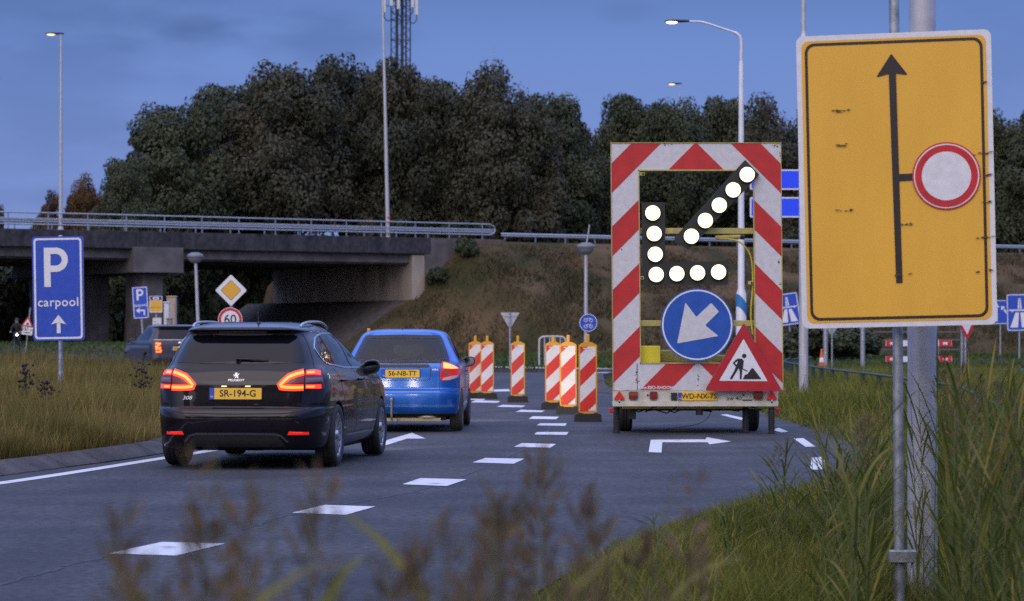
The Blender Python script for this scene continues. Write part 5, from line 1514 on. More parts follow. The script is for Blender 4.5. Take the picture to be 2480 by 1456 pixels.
def eval_mesh(o):
    dg = bpy.context.evaluated_depsgraph_get(); dg.update()
    return bpy.data.meshes.new_from_object(o.evaluated_get(dg))
def car_shell(root, B, paint, under, wheels, arch_r, cuts=(), arch_in=.55, name='body'):
    """shell with wheel arches (and further prisms) cut out"""
    o = B.build(paint, under).build(name, None)
    c = MB(); M = Matrix.Rotation(R(90), 4, 'Y')
    for yw, zw in wheels:
        for sx in (-1, 1):
            mid = sx * (arch_in + .6)
            n = 40; v = []; f = []
            for xx in (mid - .6, mid + .6):
                for k in range(n):
                    a = 2 * math.pi * k / n; zz = arch_r * math.sin(a)
                    v.append((xx, yw + arch_r * math.cos(a), zw + (zz if zz > 0 else zz * 1.5)))
            for k in range(n): f.append((k, (k + 1) % n, (k + 1) % n + n, k + n))
            f += [tuple(range(n))[::-1], tuple(range(n, 2 * n))]
            c.add(v, f, under)
    for v, f in cuts: c.add(v, f, under)
    co = c.build('cutter', None, weld=False)
    bm = bmesh.new(); bm.from_mesh(co.data); bmesh.ops.recalc_face_normals(bm, faces=bm.faces); bm.to_mesh(co.data); bm.free()
    md = o.modifiers.new('cut', 'BOOLEAN'); md.operation = 'DIFFERENCE'; md.solver = 'EXACT'; md.object = co; md.use_self = len(cuts) > 0
    try: md.material_mode = 'TRANSFER'
    except Exception: pass
    me = eval_mesh(o); o.modifiers.clear(); old = o.data; o.data = me; me.name = name
    bpy.data.meshes.remove(old); bpy.data.objects.remove(co)
    o.parent = root
    return o
def place_car(root, axle, heading):
    root.location = axle; root.rotation_euler = (0, 0, -heading)

UNDER = mat('underbody_black', (.010, .010, .011), .8)
SEAM = mat('panel_gap', (.004, .004, .004), .7)
TINT = mat('dark_tinted_glass', (.004, .0045, .008), .06, spec=.38)
LENSR = mat('tail_lens_red', (.14, .004, .006), .15, spec=.6)
LITR = mat('tail_lit_red', (.8, .05, .03), .3, emit=(1.0, .018, .008), estr=3.6)
LITO = mat('tail_lit_orange', (.9, .3, .05), .3, emit=(1.0, .155, .010), estr=3.0)
LENSW = mat('lens_clear', (.45, .45, .47), .15, spec=.6)
ALLOY = mat('alloy_rim', (.42, .43, .46), .28, .85)
def plate(parent, txt, loc, rz=0., rx=0., size=.088, mat_=PLATE, dots=False, nl=True, w=.52, tw=1.0):
    b = MB(); b.slab(rrect(w + .016, .126, .008), .001, .008, BLACK); b.slab(rrect(w, .11, .008), -.004, .001, mat_)
    b.slab([(-w / 2, -.055), (-w / 2 + .046, -.055), (-w / 2 + .046, .055), (-w / 2, .055)], -.0055, -.004, BLUE)
    b.text(txt, .022, 0, -.0065, size, BLACK, bold=.014, wide=tw); b.text('NL', -w / 2 + .023, -.03, -.007, .026, WHITE)
    o = b.build('number_plate', parent); o.location = loc; o.rotation_euler = (rx, 0, rz)
    return o
def mirror_part(parent, loc, sx, m, k=1., glass=None):
    """door mirror: shell, glass facing back, stalk"""
    b = MB()
    n = 16; v = []; f = []
    prof = [(-.0, .94), (.012, 1.0), (.05, .98), (.10, .80), (.135, .45), (.145, .08)]
    for y, sc_ in prof:
        for i in range(n):
            a = 2 * math.pi * i / n
            v.append((sx * (.095 + .098 * sc_ * math.copysign(abs(math.cos(a)) ** .8, math.cos(a))) * k, y * k, (.0 + .078 * sc_ * math.copysign(abs(math.sin(a)) ** .8, math.sin(a)) + .012 * math.cos(a)) * k))
    for i in range(len(prof) - 1):
        for q in range(n): f.append((i * n + q, i * n + (q + 1) % n, (i + 1) * n + (q + 1) % n, (i + 1) * n + q))
    f.append(tuple(range(len(v) - n, len(v))))
    b.add(v, f, m, True)
    b.tube([(-.05 * sx, .05 * k, -.05 * k), (.06 * sx * k, .05 * k, -.045 * k)], [.035 * k, .03 * k], BLACK, 8)
    o = b.build('door_mirror', parent); o.location = loc
    cxm = sum(p[0] for p in v[:n]) / n; b2 = [(cxm + (x - cxm) * .84, .001, z * .82) for x, y, z in v[:n]]
    g = MB(); g.add([(x, -.002, z) for x, y, z in v[:n]], [tuple(range(n))[::sx if sx > 0 else -1]], m); g.add([(x, -.005, z) for x, y, z in b2], [tuple(range(n))], glass or mat('mirror_glass', (.16, .17, .18), .04, 1.)); g.build('mirror_glass', o)
    return o

# ---------------------------------------------------------------- black estate car
BLK_P = mat('black_car_paint', (.0050, .0038, .0065), .30, .0, spec=.12, coat=.62)
EST = empty('black_estate_car', (0, 0, 0), 0, 'black estate car with lit claw shaped tail lights in the left lane', 'car')
rowsE = [(.185, .80, -.66, 3.30, .30, .26, .05), (.215, .84, -.80, 3.42, .30, .28, .06), (.30, .872, -.865, 3.52, .34, .34, .08), (.40, .884, -.895, 3.60, .36, .36, .085), (.50, .890, -.905, 3.63, .36, .36, .09),
         (.565, .893, -.895, 3.63, .36, .36, .09), (.60, .893, -.872, 3.62, .35, .34, .09), (.615, .893, -.845, 3.62, .34, .33, .09), (.66, .895, -.842, 3.60, .34, .33, .09), (.76, .896, -.832, 3.50, .33, .33, .09), (.85, .892, -.822, 3.30, .32, .33, .085),
         (.93, .874, -.800, 3.02, .30, .33, .08), (.985, .846, -.770, 2.76, .29, .33, .08), (1.03, .818, -.730, 2.42, .27, .33, .08), (1.07, .800, -.705, 2.22, .26, .33, .08), (1.16, .765, -.645, 1.98, .24, .32, .085),
         (1.26, .716, -.575, 1.70, .21, .30, .09), (1.335, .668, -.520, 1.47, .18, .28, .09), (1.362, .650, -.530, 1.38, .17, .28, .09), (1.370, .646, -.625, 1.36, .17, .34, .09), (1.385, .636, -.640, 1.31, .17, .36, .09), (1.405, .612, -.615, 1.23, .18, .36, .09), (1.43, .56, -.50, 1.07, .24, .4, .10),
         (1.450, .47, -.33, .86, .26, .4, .1), (1.463, .32, -.08, .60, .2, .3, .1)]
rowsE = [(z, w * .968, yr, yf, cx * 1.12, cy * 1.45, bow * 1.1) for z, w, yr, yf, cx, cy, bow in rowsE]
BE = Body(rowsE, barrel=.026)
WB = 2.68
car_shell(EST, BE, BLK_P, UNDER, [(0, .31), (WB, .31)], .352)
def zE(py, s=245., h=HZ): return EYE + (h - py) / s
# rear window, seams, strip
b = MB(); BE.patch(b, rpoly([(-.685, 1.055), (-.36, 1.043), (0, 1.040), (.36, 1.043), (.685, 1.055), (.575, 1.29), (.56, 1.325), (.30, 1.338), (0, 1.342), (-.30, 1.338), (-.56, 1.325), (-.575, 1.29)], .03), TINT, .003); b.build('rear_window', EST)
b = MB(); BE.ribbon(b, [(-.77, .77), (-.70, .63), (-.66, .575), (-.50, .555), (0, .548), (.50, .555), (.66, .575), (.70, .63), (.77, .77)], .010, SEAM, .0015)
for sg in (-1, 1): BE.ribbon(b, [(sg * .80, .99), (sg * .77, 1.1), (sg * .69, 1.25), (sg * .62, 1.34)], .009, SEAM, .0015)
b.build('tailgate_seam', EST)
b = MB(); BE.patch(b, [(-.44, .835), (.44, .835), (.44, .872), (-.44, .872)], mat('gloss_black_strip', (.006, .006, .007), .12), .007); b.build('tailgate_strip', EST)
b = MB(); BE.patch(b, rpoly([(-.25, 1.345), (.25, 1.345), (.24, 1.362), (-.24, 1.362)], .005), mat('brake_lamp_dark', (.10, .07, .08), .3), .006); b.build('high_brake_lamp', EST)
# tail lights, both sides
for sg in (-1, 1):
    q = lambda pts: [(sg * (.405 + (a - .405) * .86), c) for a, c in pts]
    base = q(rpoly([(.405, .815), (.50, .790), (1.02, .795), (1.04, .835), (1.00, .90), (.985, .975), (.84, .995), (.66, .965), (.55, .925)], .02))
    b = MB(); BE.patch(b, base, LENSR, .008, dz=.012, dq=.02); tl = b.build('tail_light', EST)
    b = MB(); BE.ribbon(b, q([(.705, .958), (.62, .940), (.545, .915), (.490, .875), (.445, .832), (.455, .818), (.52, .812), (.60, .810), (.708, .812)]), .026, LITO, .0125); BE.ribbon(b, q([(.705, .958), (.62, .940), (.545, .915), (.490, .875), (.440, .832), (.450, .814), (.52, .808), (.60, .806), (.708, .808)]), .060, LITR, .0110)
    b.build('light_band', tl)
    b = MB()
    for z0, z1 in ((.928, .968), (.800, .836)):
        BE.ribbon(b, q([(.735, (z0 + z1) / 2 + .006 * (z0 > .9)), (.86, (z0 + z1) / 2 + .010 * (z0 > .9)), (.955, (z0 + z1) / 2)]), z1 - z0, LITR, .0112)
        BE.ribbon(b, q([(.745, (z0 + z1) / 2 + .006 * (z0 > .9)), (.85, (z0 + z1) / 2 + .008 * (z0 > .9))]), .020, LITO, .0125)
    b.build('light_band', tl)
    b = MB(); BE.patch(b, q([(.735, .852), (1.0, .855), (.99, .905), (.735, .90)]), mat('lens_smoke', (.12, .10, .12), .2), .0105, thick=.003); b.build('reversing_lens', tl)
    b = MB(); BE.ribbon(b, q([(.719, .795), (.719, .985)]), .007, SEAM, .0135); b.build('seam', tl)
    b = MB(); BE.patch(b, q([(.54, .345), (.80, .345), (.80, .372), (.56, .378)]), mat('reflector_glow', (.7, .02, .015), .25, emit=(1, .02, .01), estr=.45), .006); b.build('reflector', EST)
    b = MB(); BE.ribbon(b, q([(1.0, .995), (1.03, .83), (.99, .70), (.90, .62), (.72, .585)]), .008, SEAM, .0015); b.build('bumper_seam', EST)
# bumper strip and black valance
b = MB(); BE.ribbon(b, [(-.52, .275), (-.46, .335), (-.40, .352), (0, .355), (.40, .352), (.46, .335), (.52, .275)], .022, mat('dull_chrome', (.20, .20, .23), .3, .9), .010); b.build('bumper_strip', EST)
b = MB(); BE.patch(b, [(-.50, .225), (.50, .225), (.42, .338), (-.42, .338)], UNDER, .006); b.build('valance', EST)
# badge: rampant beast, word and number
Eb = mat('badge_chrome', (.50, .50, .53), .25, .9)
def on_rear(parent, name, x, z, draw, off=.004, Bd=None):
    Bd = Bd or BE
    p = Bd.S(x, z, off); p2 = Bd.S(x, z + .03, off); p3 = Bd.S(x + .03, z, off)
    b = MB(); draw(b); o = b.build(name, parent)
    X = (p3 - p).normalized(); Z = (p2 - p).normalized(); Yv = Z.cross(X).normalized(); Z = X.cross(Yv).normalized()
    o.matrix_local = Matrix(((X.x, Yv.x, Z.x, p.x), (X.y, Yv.y, Z.y, p.y), (X.z, Yv.z, Z.z, p.z), (0, 0, 0, 1)))
    return o
def beast(b):
    k = .0098
    def q(l): return [(x * k, z * k) for x, z in l]
    for pl in ([(-1.2, 1.0), (.6, 1.8), (1.2, .4), (1.0, -1.0), (-.2, -1.2), (-.9, -.2)], [(-1.9, 2.3), (-.9, 3.1), (.6, 3.0), (1.2, 2.0), (.5, 1.5), (-.6, 1.3), (-1.2, 1.6)],
               [(-1.2, 1.0), (-2.4, .6), (-3.3, 1.0), (-3.2, .4), (-2.3, -.1), (-.9, .2)], [(-.6, .0), (-1.9, -.5), (-2.8, -.3), (-2.6, -.9), (-1.5, -1.2), (-.3, -.7)],
               [(-.2, -1.0), (.9, -.8), (.2, -2.2), (-.9, -3.2), (-1.9, -3.2), (-1.0, -2.4)], [(.8, -.9), (1.3, .0), (2.0, -1.6), (1.9, -2.6), (2.8, -3.2), (1.3, -3.2), (1.1, -2.0)],
               [(1.1, .3), (1.7, .6), (2.2, 1.8), (2.6, 2.6), (2.9, 1.9), (2.5, .6), (1.8, -.2)]):
        b.slab(q(pl), -.006, .004, Eb)
on_rear(EST, 'badge', .0, .925, beast, .006)
def word(b): b.text('PEUGEOT', 0, 0, -.001, .030, Eb, bold=.015, wide=1.25)
on_rear(EST, 'lettering', 0, .880, word, .006)
def num(b): b.text('308', 0, 0, -.001, .052, Eb, bold=.012, wide=1.25, shear=.25)
on_rear(EST, 'lettering', -.50, .705, num, .004)
pz = .748; p = BE.S(0, pz, .012)
plate(EST, 'SR-194-G', p, 0, R(-4), .094)
b = MB()
for x in (-.12, .12):
    pp = BE.S(x, .822, .004); b.box((x, pp.y - .004, .822), (.05, .012, .012), mat('plate_lamp', (.9, .8, .5), .4, emit=(1, .72, .3), estr=1.2))
b.build('plate_lamp', EST)
b = MB(); a = BE.S(-.02, 1.062, .01); pp = [BE.S(.0 + k, 1.068 + .012 * (1 - k / .36), .022) for k in np.linspace(-.02, .30, 6)]
b.tube(pp, [.014, .012, .010, .009, .008, .006], BLACK, 8); b.lathe([(.03, -.02), (.03, .012), (.015, .02)], BLACK, 14, Matrix.Translation(BE.S(0, 1.068, .0)) @ Matrix.Rotation(R(70), 4, 'X')); b.build('rear_wiper', EST)
b = MB(); b.lathe([(.035, 0), (.02, .03), (.006, .05), (.003, .20), (.0, .205)], BLACK, 10, Matrix.Rotation(R(20), 4, 'X')); o = b.build('antenna', EST); o.location = (.13, -.36, 1.425)
for sg in (-1, 1):
    b = MB(); pth = [(sg * .548, -.34, 1.405), (sg * .555, -.24, 1.440), (sg * .56, .0, 1.458), (sg * .56, .4, 1.464), (sg * .555, .75, 1.458), (sg * .545, 1.02, 1.430), (sg * .54, 1.14, 1.400)]
    b.tube(smooth_curve(pth, 5), .015, mat('satin_rail', (.42, .42, .45), .3, .9), 8); b.build('roof_rail', EST)
    # side glazing: one dark band with chrome edge and pillars
    win = [(-.10, 1.035), (.55, .995), (1.55, .985), (2.12, .972), (1.94, 1.07), (1.58, 1.25), (1.40, 1.31), (1.20, 1.335), (.60, 1.352), (.10, 1.342), (-.20, 1.300), (-.36, 1.21), (-.34, 1.12), (-.26, 1.06)]
    win = rpoly(win, .06)
    b = MB(); BE.patch(b, win, TINT, .003, side=sg, dz=.02, dq=.05); sw = b.build('side_window', EST)
    b = MB(); BE.ribbon(b, win, .016, CHROME, .006, side=sg, closed=True); b.build('window_trim', sw)
    b = MB(); BE.ribbon(b, [(.12, 1.03), (.02, 1.34)], .045, SEAM, .005, side=sg); b.build('pillar', sw)
    b = MB(); BE.ribbon(b, [(.98, .99), (.86, 1.335)], .07, SEAM, .005, side=sg); b.build('pillar', sw)
    b = MB()
    BE.ribbon(b, [(.86, 1.36), (.98, .98), (1.01, .70), (1.0, .32)], .007, SEAM, .001, side=sg); BE.ribbon(b, [(2.06, .95), (2.14, .70), (2.10, .32)], .007, SEAM, .001, side=sg)
    BE.ribbon(b, [(-.02, 1.0), (.14, .86), (.33, .66), (.43, .50), (.47, .32)], .007, SEAM, .001, side=sg); BE.ribbon(b, [(.47, .325), (2.10, .325)], .007, SEAM, .001, side=sg); b.build('door_seam', EST)
    b = MB(); BE.ribbon(b, [(.50, .30), (2.2, .30)], .012, mat('sill_trim', (.3, .3, .32), .3, .8), .004, side=sg); b.build('sill_trim', EST)
    for y in (.28, 1.22):
        b = MB(); b.tube([tuple(BE.S(sg * BE.qy(y + d_, .865 - .004), .865, o_)) for d_, o_ in ((-.11, .004), (-.08, .03), (.06, .03), (.09, .004))], .013, BLK_P, 8); b.build('door_handle', EST)
    mirror_part(EST, tuple(BE.S(sg * BE.qy(1.86, 1.00), 1.00, -.02)), sg, mat('mirror_shell_black', (.012, .012, .013), .3, coat=.5), 1.0)
    for y in (0, WB): wheel_geo(EST, .316, .205, (sg * .782, y, .318), rim=ALLOY, side=sg, spokes=7, rr=.70)
    # head lamps in front
    b = MB(); BE.patch(b, [(3.0, .70), (3.45, .66), (3.40, .78), (3.0, .86)], LENSW, .004, side=sg); b.build('headlight', EST)
b = MB(); b.tube([(-.45, -.60, .23), (-.25, -.62, .23)], .05, UNDER, 8); b.box((0, .0, .26), (1.1, .3, .10), UNDER); b.box((-.05, -.45, .25), (.55, .35, .14), UNDER); b.box((0, 1.55, .20), (1.45, 2.9, .09), UNDER); b.build('underbody_shade', EST)  # exhaust and axle, plus a low slab added to deepen shade underneath
b = MB(); BE.patch(b, [(1.75, 1.04), (2.0, 1.04), (1.60, 1.24), (1.5, 1.26)], TINT, .002, side=1); b.build('quarter_glass', EST)
place_car(EST, (-2.63, 27.75, .004), R(6.7))

# ---------------------------------------------------------------- blue hatchback
BLU_P = mat('blue_car_paint', (.005, .105, .46), .32, .5, coat=.7)
BLU_P.node_tree.nodes['Principled BSDF'].inputs['Coat Roughness'].default_value = .11
HAT = empty('blue_hatchback', (0, 0, 0), 0, 'bright blue hatchback with yellow plate and tow bar ahead of the black estate', 'car')
rowsH = [(.21, .76, -.52, 3.05, .26, .22, .03), (.235, .79, -.62, 3.15, .26, .24, .035), (.30, .815, -.665, 3.22, .27, .26, .04), (.40, .828, -.69, 3.30, .27, .27, .045), (.52, .834, -.70, 3.32, .27, .27, .045), (.575, .834, -.69, 3.32, .27, .27, .045),
         (.592, .834, -.655, 3.32, .26, .26, .045), (.62, .836, -.648, 3.31, .26, .26, .045), (.74, .838, -.648, 3.22, .26, .26, .045), (.86, .832, -.640, 2.95, .25, .26, .045), (.93, .822, -.628, 2.60, .24, .26, .045), (.975, .808, -.605, 2.25, .23, .26, .045),
         (1.02, .785, -.560, 1.98, .22, .26, .05), (1.12, .735, -.470, 1.62, .20, .26, .05), (1.22, .685, -.375, 1.36, .18, .26, .055), (1.31, .635, -.285, 1.16, .16, .25, .06), (1.345, .610, -.255, 1.08, .17, .25, .06), (1.385, .565, -.245, .98, .19, .3, .06), (1.41, .49, -.15, .80, .22, .3, .06), (1.428, .36, .02, .55, .2, .25, .06), (1.434, .22, .2, .4, .15, .15, .03)]
rowsH = [(z, w * .972, yr, yf, cx * 1.15, cy * 1.3, bow * 1.2) for z, w, yr, yf, cx, cy, bow in rowsH]
BH = Body(rowsH, barrel=.018)
# cabin hollow and rear window opening, so that the seats show through the glass
cab = [(.80, .62, -.33, 1.75), (1.00, .60, -.28, 1.72), (1.20, .55, -.20, 1.28), (1.33, .46, -.08, 1.02)]
cv = []; cf = []
for z, w, y0, y1 in cab: cv += [(-w, y0, z), (w, y0, z), (w, y1, z), (-w, y1, z)]
for i in range(3):
    for j in range(4): cf.append((i * 4 + j, i * 4 + (j + 1) % 4, (i + 1) * 4 + (j + 1) % 4, (i + 1) * 4 + j))
cf += [(0, 3, 2, 1), (12, 13, 14, 15)]
def prism_cut(poly, d0, d1, Bd, side=None):
    p = [Bd.S(a, c, d1) if side is None else Bd.S(side * Bd.qy(a, c), c, d1) for a, c in poly]; q = [Bd.S(a, c, d0) if side is None else Bd.S(side * Bd.qy(a, c), c, d0) for a, c in poly]; k = len(p)
    return (p + q, [tuple(range(k)), tuple(range(k, 2 * k))[::-1]] + [(i, i + k, (i + 1) % k + k, (i + 1) % k) for i in range(k)])
rwin = rpoly([(-.665, .985), (0, .975), (.665, .985), (.615, 1.12), (.535, 1.315), (0, 1.328), (-.535, 1.315), (-.615, 1.12)], .03)
rwc = [(a * .93, 1.15 + (c - 1.15) * .88) for a, c in rwin]
fr_ = [(1.10, 1.02), (1.55, 1.02), (1.18, 1.27), (1.0, 1.29)]
swinH = rpoly([(-.02, 1.00), (.8, .975), (1.78, .955), (1.40, 1.13), (1.12, 1.26), (.95, 1.30), (.45, 1.325), (.05, 1.31), (-.10, 1.18)], .05)
sH = [(.55 + (a - .55) * .9, 1.13 + (c - 1.13) * .8) for a, c in swinH]
wscr = [(-.52, .98), (.52, .98), (.40, 1.28), (-.40, 1.28)]
def fcut():   # windscreen opening: straight prism through the front of the cabin
    v = [(-.52, 1.4, 1.02), (.52, 1.4, 1.02), (.40, .85, 1.27), (-.40, .85, 1.27), (-.52, 2.6, 1.02), (.52, 2.6, 1.02), (.40, 2.0, 1.27), (-.40, 2.0, 1.27)]
    return (v, [(0, 1, 2, 3), (7, 6, 5, 4), (0, 4, 5, 1), (1, 5, 6, 2), (2, 6, 7, 3), (3, 7, 4, 0)])
body = car_shell(HAT, BH, BLU_P, UNDER, [(0, .29), (2.41, .29)], .318, cuts=[(cv, cf), prism_cut(rwc, -.30, .05, BH), prism_cut(sH, -.14, .06, BH, 1), prism_cut(sH, -.14, .06, BH, -1), fcut()], arch_in=.52)
GL = glassmat('car_glass', (.46, .50, .52), .03)
b = MB(); BH.patch(b, rwin, GL, .004, thick=0); rw = b.build('rear_window', HAT)
b = MB(); BH.ribbon(b, rwin, .05, mat('glass_frit', (.008, .008, .009), .2), .006, closed=True); b.build('window_border', rw)
b = MB(); b.add([(-.62, 2.02, .985), (.62, 2.02, .985), (.46, 1.25, 1.30), (-.46, 1.25, 1.30)], [(0, 1, 2, 3)], GL); b.build('windscreen', HAT)
SEAT = mat('seat_cloth', (.03, .032, .036), .9)
for x in (-.36, .36):
    b = MB(); b.slab(rpoly([(x - .25, .80), (x + .25, .80), (x + .22, 1.08), (x - .22, 1.08)], .08), .95, 1.08, SEAT); b.slab(rpoly([(x - .13, 1.07), (x + .13, 1.07), (x + .14, 1.26), (x - .14, 1.26)], .06), .98, 1.08, SEAT); b.build('front_seat', HAT, bevel=.03)
b = MB(); b.slab(rpoly([(-.60, .80), (.60, .80), (.58, 1.00), (-.58, 1.00)], .05), .02, .14, SEAT)
for x in (-.36, .36): b.slab(rpoly([(x - .12, .98), (x + .12, .98), (x + .11, 1.08), (x - .11, 1.08)], .04), .04, .12, SEAT)
b.build('rear_seat', HAT, bevel=.02)
b = MB(); b.slab(rpoly([(-.1, 1.24), (.1, 1.24), (.1, 1.30), (-.1, 1.30)], .02), 1.30, 1.33, BLACK); b.build('inner_mirror', HAT)
b = MB(); BH.patch(b, rpoly([(-.12, .995), (.12, .995), (.10, 1.03), (-.10, 1.03)], .01), mat('brake_lamp_red', (.10, .01, .02), .3), -.01, thick=.02); b.build('high_brake_lamp', HAT)
for sg in (-1, 1):
    q = lambda pts: [(sg * (.545 + (a - .555) * .92), .975 + (c - .975) * 1.10) for a, c in pts]
    pr = rpoly([(.555, .775), (.575, .735), (.70, .742), (.86, .775), (.93, .83), (.93, .89), (.78, .935), (.66, .968), (.580, .975), (.565, .88)], .015)
    b = MB(); BH.patch(b, q(pr), mat('tail_lens_bright', (.34, .012, .014), .12, spec=.6, emit=(1, .02, .012), estr=.30), .010, dz=.014, dq=.02); tl = b.build('tail_light', HAT)
    b = MB(); BH.patch(b, q(rpoly([(.60, .893), (.74, .885), (.90, .888), (.78, .925), (.66, .953), (.60, .962)], .012)), mat('tail_lit_amber', (.9, .35, .1), .3, emit=(1, .34, .10), estr=1.6), .0125, thick=.004); b.build('light_field', tl)
    b = MB(); BH.patch(b, q(rpoly([(.60, .770), (.585, .742), (.70, .748), (.85, .780), (.88, .805), (.74, .795)], .01)), LENSW, .0125, thick=.004); b.build('reversing_lens', tl)
    b = MB(); BH.patch(b, q(circ(.045, 20, .635, .84)), mat('indicator_lens', (.30, .06, .05), .15), .0135, thick=.004, dz=.01); b.build('indicator', tl)
    b = MB(); BH.ribbon(b, q([(.56, .975), (.545, .80), (.54, .70), (.55, .605)]), .006, SEAM, .001); BH.ribbon(b, q([(.55, .60), (1.0, .60), (1.14, .58)]), .006, SEAM, .001); b.build('body_seam', HAT)
    b = MB(); BH.patch(b, swinH, GL, .004, side=sg, thick=0); sw = b.build('side_window', HAT)
    b = MB(); BH.ribbon(b, swinH, .04, mat('glass_frit', (.008, .008, .009), .2), .006, side=sg, closed=True); BH.ribbon(b, [(.80, .97), (.74, 1.325)], .08, SEAM, .006, side=sg); b.build('window_border', sw)
    b = MB(); BH.ribbon(b, [(.74, 1.35), (.82, .96), (.84, .65), (.82, .33)], .006, SEAM, .001, side=sg); BH.ribbon(b, [(1.82, .93), (1.90, .65), (1.86, .33)], .006, SEAM, .001, side=sg); b.build('door_seam', HAT)
    b = MB(); b.tube([tuple(BH.S(sg * BH.qy(.98 + d_, .84), .84, o_)) for d_, o_ in ((-.1, .004), (-.07, .028), (.05, .028), (.08, .004))], .012, BLU_P, 8); b.build('door_handle', HAT)
    mirror_part(HAT, tuple(BH.S(sg * BH.qy(1.60, .985), .985, -.03)), sg, mat('mirror_shell_black', (.012, .012, .013), .3, coat=.5), .98)
    for y in (0, 2.41): wheel_geo(HAT, .287, .175, (sg * .745, y, .289), rim=STEELR, side=sg, spokes=6, rr=.64, tyre=mat('dusty_rubber', (.045, .043, .038), .85, var=.2, vscale=15, bump=.15))
    b = MB(); BH.patch(b, [(2.85, .66), (3.2, .62), (3.15, .74), (2.8, .80)], LENSW, .004, side=sg); b.build('headlight', HAT)
# plate recess, trims, tow bar
b = MB(); BH.ribbon(b, rpoly([(-.41, .72), (.41, .72), (.41, .935), (-.41, .935)], .06), .008, SEAM, .001, closed=True); b.build('plate_recess', HAT)
b = MB(); BH.patch(b, rpoly([(-.39, .895), (.39, .895), (.385, .935), (-.385, .935)], .015), mat('grip_black', (.02, .02, .022), .5), .012); b.build('tailgate_grip', HAT)
plate(HAT, '56-NB-TT', BH.S(-.0, .81, .012), 0, 0, .094)
b = MB(); b.lathe([(0, .004), (.013, .004), (.016, 0)], CHROME, 14, Matrix.Translation(BH.S(.20, .735, .004)) @ Matrix.Rotation(R(90), 4, 'X')); b.build('lock', HAT)
on_rear(HAT, 'lettering', .48, .865, lambda b: [b.slab(rrect(.022, .02 + .008 * (k % 2), .004, 3, -.035 + .03 * k, 0), -.003, .003, Eb) for k in range(3)], .004, BH)
b = MB()
for z in (.350, .370): BH.ribbon(b, [(-.78, z), (0, z + .004), (.78, z)], .008, mat('bumper_groove', (.25, .35, .6), .2, .6), .004)
b.build('bumper_line', HAT)
b = MB(); BH.ribbon(b, [(-.95, .583), (0, .583), (.95, .583)], .012, SEAM, .002); b.build('bumper_seam', HAT)
b = MB(); BH.patch(b, [(-.82, .215), (.82, .215), (.82, .255), (-.82, .255)], UNDER, .004); b.build('valance', HAT)
TOW = mat('tow_bar_steel', (.30, .26, .18), .5, .6)
b = MB(); b.tube([(-.12, -.62, .18), (-.12, -.78, .18), (-.12, -.80, .24), (-.12, -.80, .43)], .016, TOW, 8); b.lathe([(0, .05), (.018, .045), (.025, .025), (.018, .004), (.012, -.02)], TOW, 14, c=(-.12, -.80, .43)); b.box((-.12, -.66, .17), (.14, .12, .04), TOW); b.box((0, -.52, .17), (1.1, .06, .05), TOW); b.build('tow_bar', HAT, bevel=.004)
b = MB(); b.lathe([(.10, -.02), (.15, .0), (.13, .02), (.0, .03)], mat('dusty_silencer', (.42, .39, .28), .6), 20, c=(.36, -.47, .205)); b.box((0, .05, .20), (1.2, .35, .10), mat('dusty_underbody', (.15, .13, .09), .8)); b.build('silencer', HAT)
b = MB(); b.box((0, 1.35, .20), (1.3, 2.6, .09), UNDER); b.build('underbody_shade', HAT)  # slab added low under the floor to darken the road beneath
b = MB(); b.lathe([(.012, 0), (.004, .02), (.003, .03), (0, .03)], BLACK, 8); b.build('roof_aerial', HAT).location = (-.02, -.02, 1.42)
place_car(HAT, (-1.525, 38.45, .004), R(1.5))

# ---------------------------------------------------------------- small dark car turning left far behind
DRK_P = mat('dark_violet_paint', (.016, .011, .021), .35, .1, coat=.5)
SML = empty('small_dark_car', (0, 0, 0), 0, 'small dark car with square lit tail lights driving off behind the dry grass', 'car')
rowsS = [(.20, .78, -.55, 2.95, .26, .22, .03), (.30, .83, -.64, 3.08, .28, .28, .04), (.45, .84, -.66, 3.14, .28, .28, .045), (.60, .84, -.645, 3.16, .28, .28, .045), (.75, .84, -.63, 3.08, .27, .27, .045), (.88, .83, -.61, 2.88, .26, .27, .045), (.94, .81, -.59, 2.30, .25, .27, .045), (.97, .795, -.57, 2.05, .24, .27, .045), (1.10, .745, -.50, 1.72, .22, .26, .05), (1.25, .69, -.42, 1.38, .2, .26, .05), (1.33, .66, -.37, 1.22, .19, .25, .05), (1.36, .65, -.46, 1.16, .19, .28, .05), (1.385, .62, -.44, 1.05, .2, .3, .05), (1.41, .5, -.3, .8, .22, .3, .05), (1.42, .3, -.05, .45, .2, .25, .05)]
BS = Body(rowsS, nrow=60)
car_shell(SML, BS, DRK_P, UNDER, [(0, .3), (2.5, .3)], .34)
b = MB(); BS.patch(b, rpoly([(-.63, 1.0), (.63, 1.0), (.55, 1.30), (-.55, 1.30)], .06), TINT, .004); b.build('rear_window', SML)
b = MB(); BS.ribbon(b, [(-.75, .985), (.75, .985)], .012, CHROME, .005); b.build('chrome_line', SML)
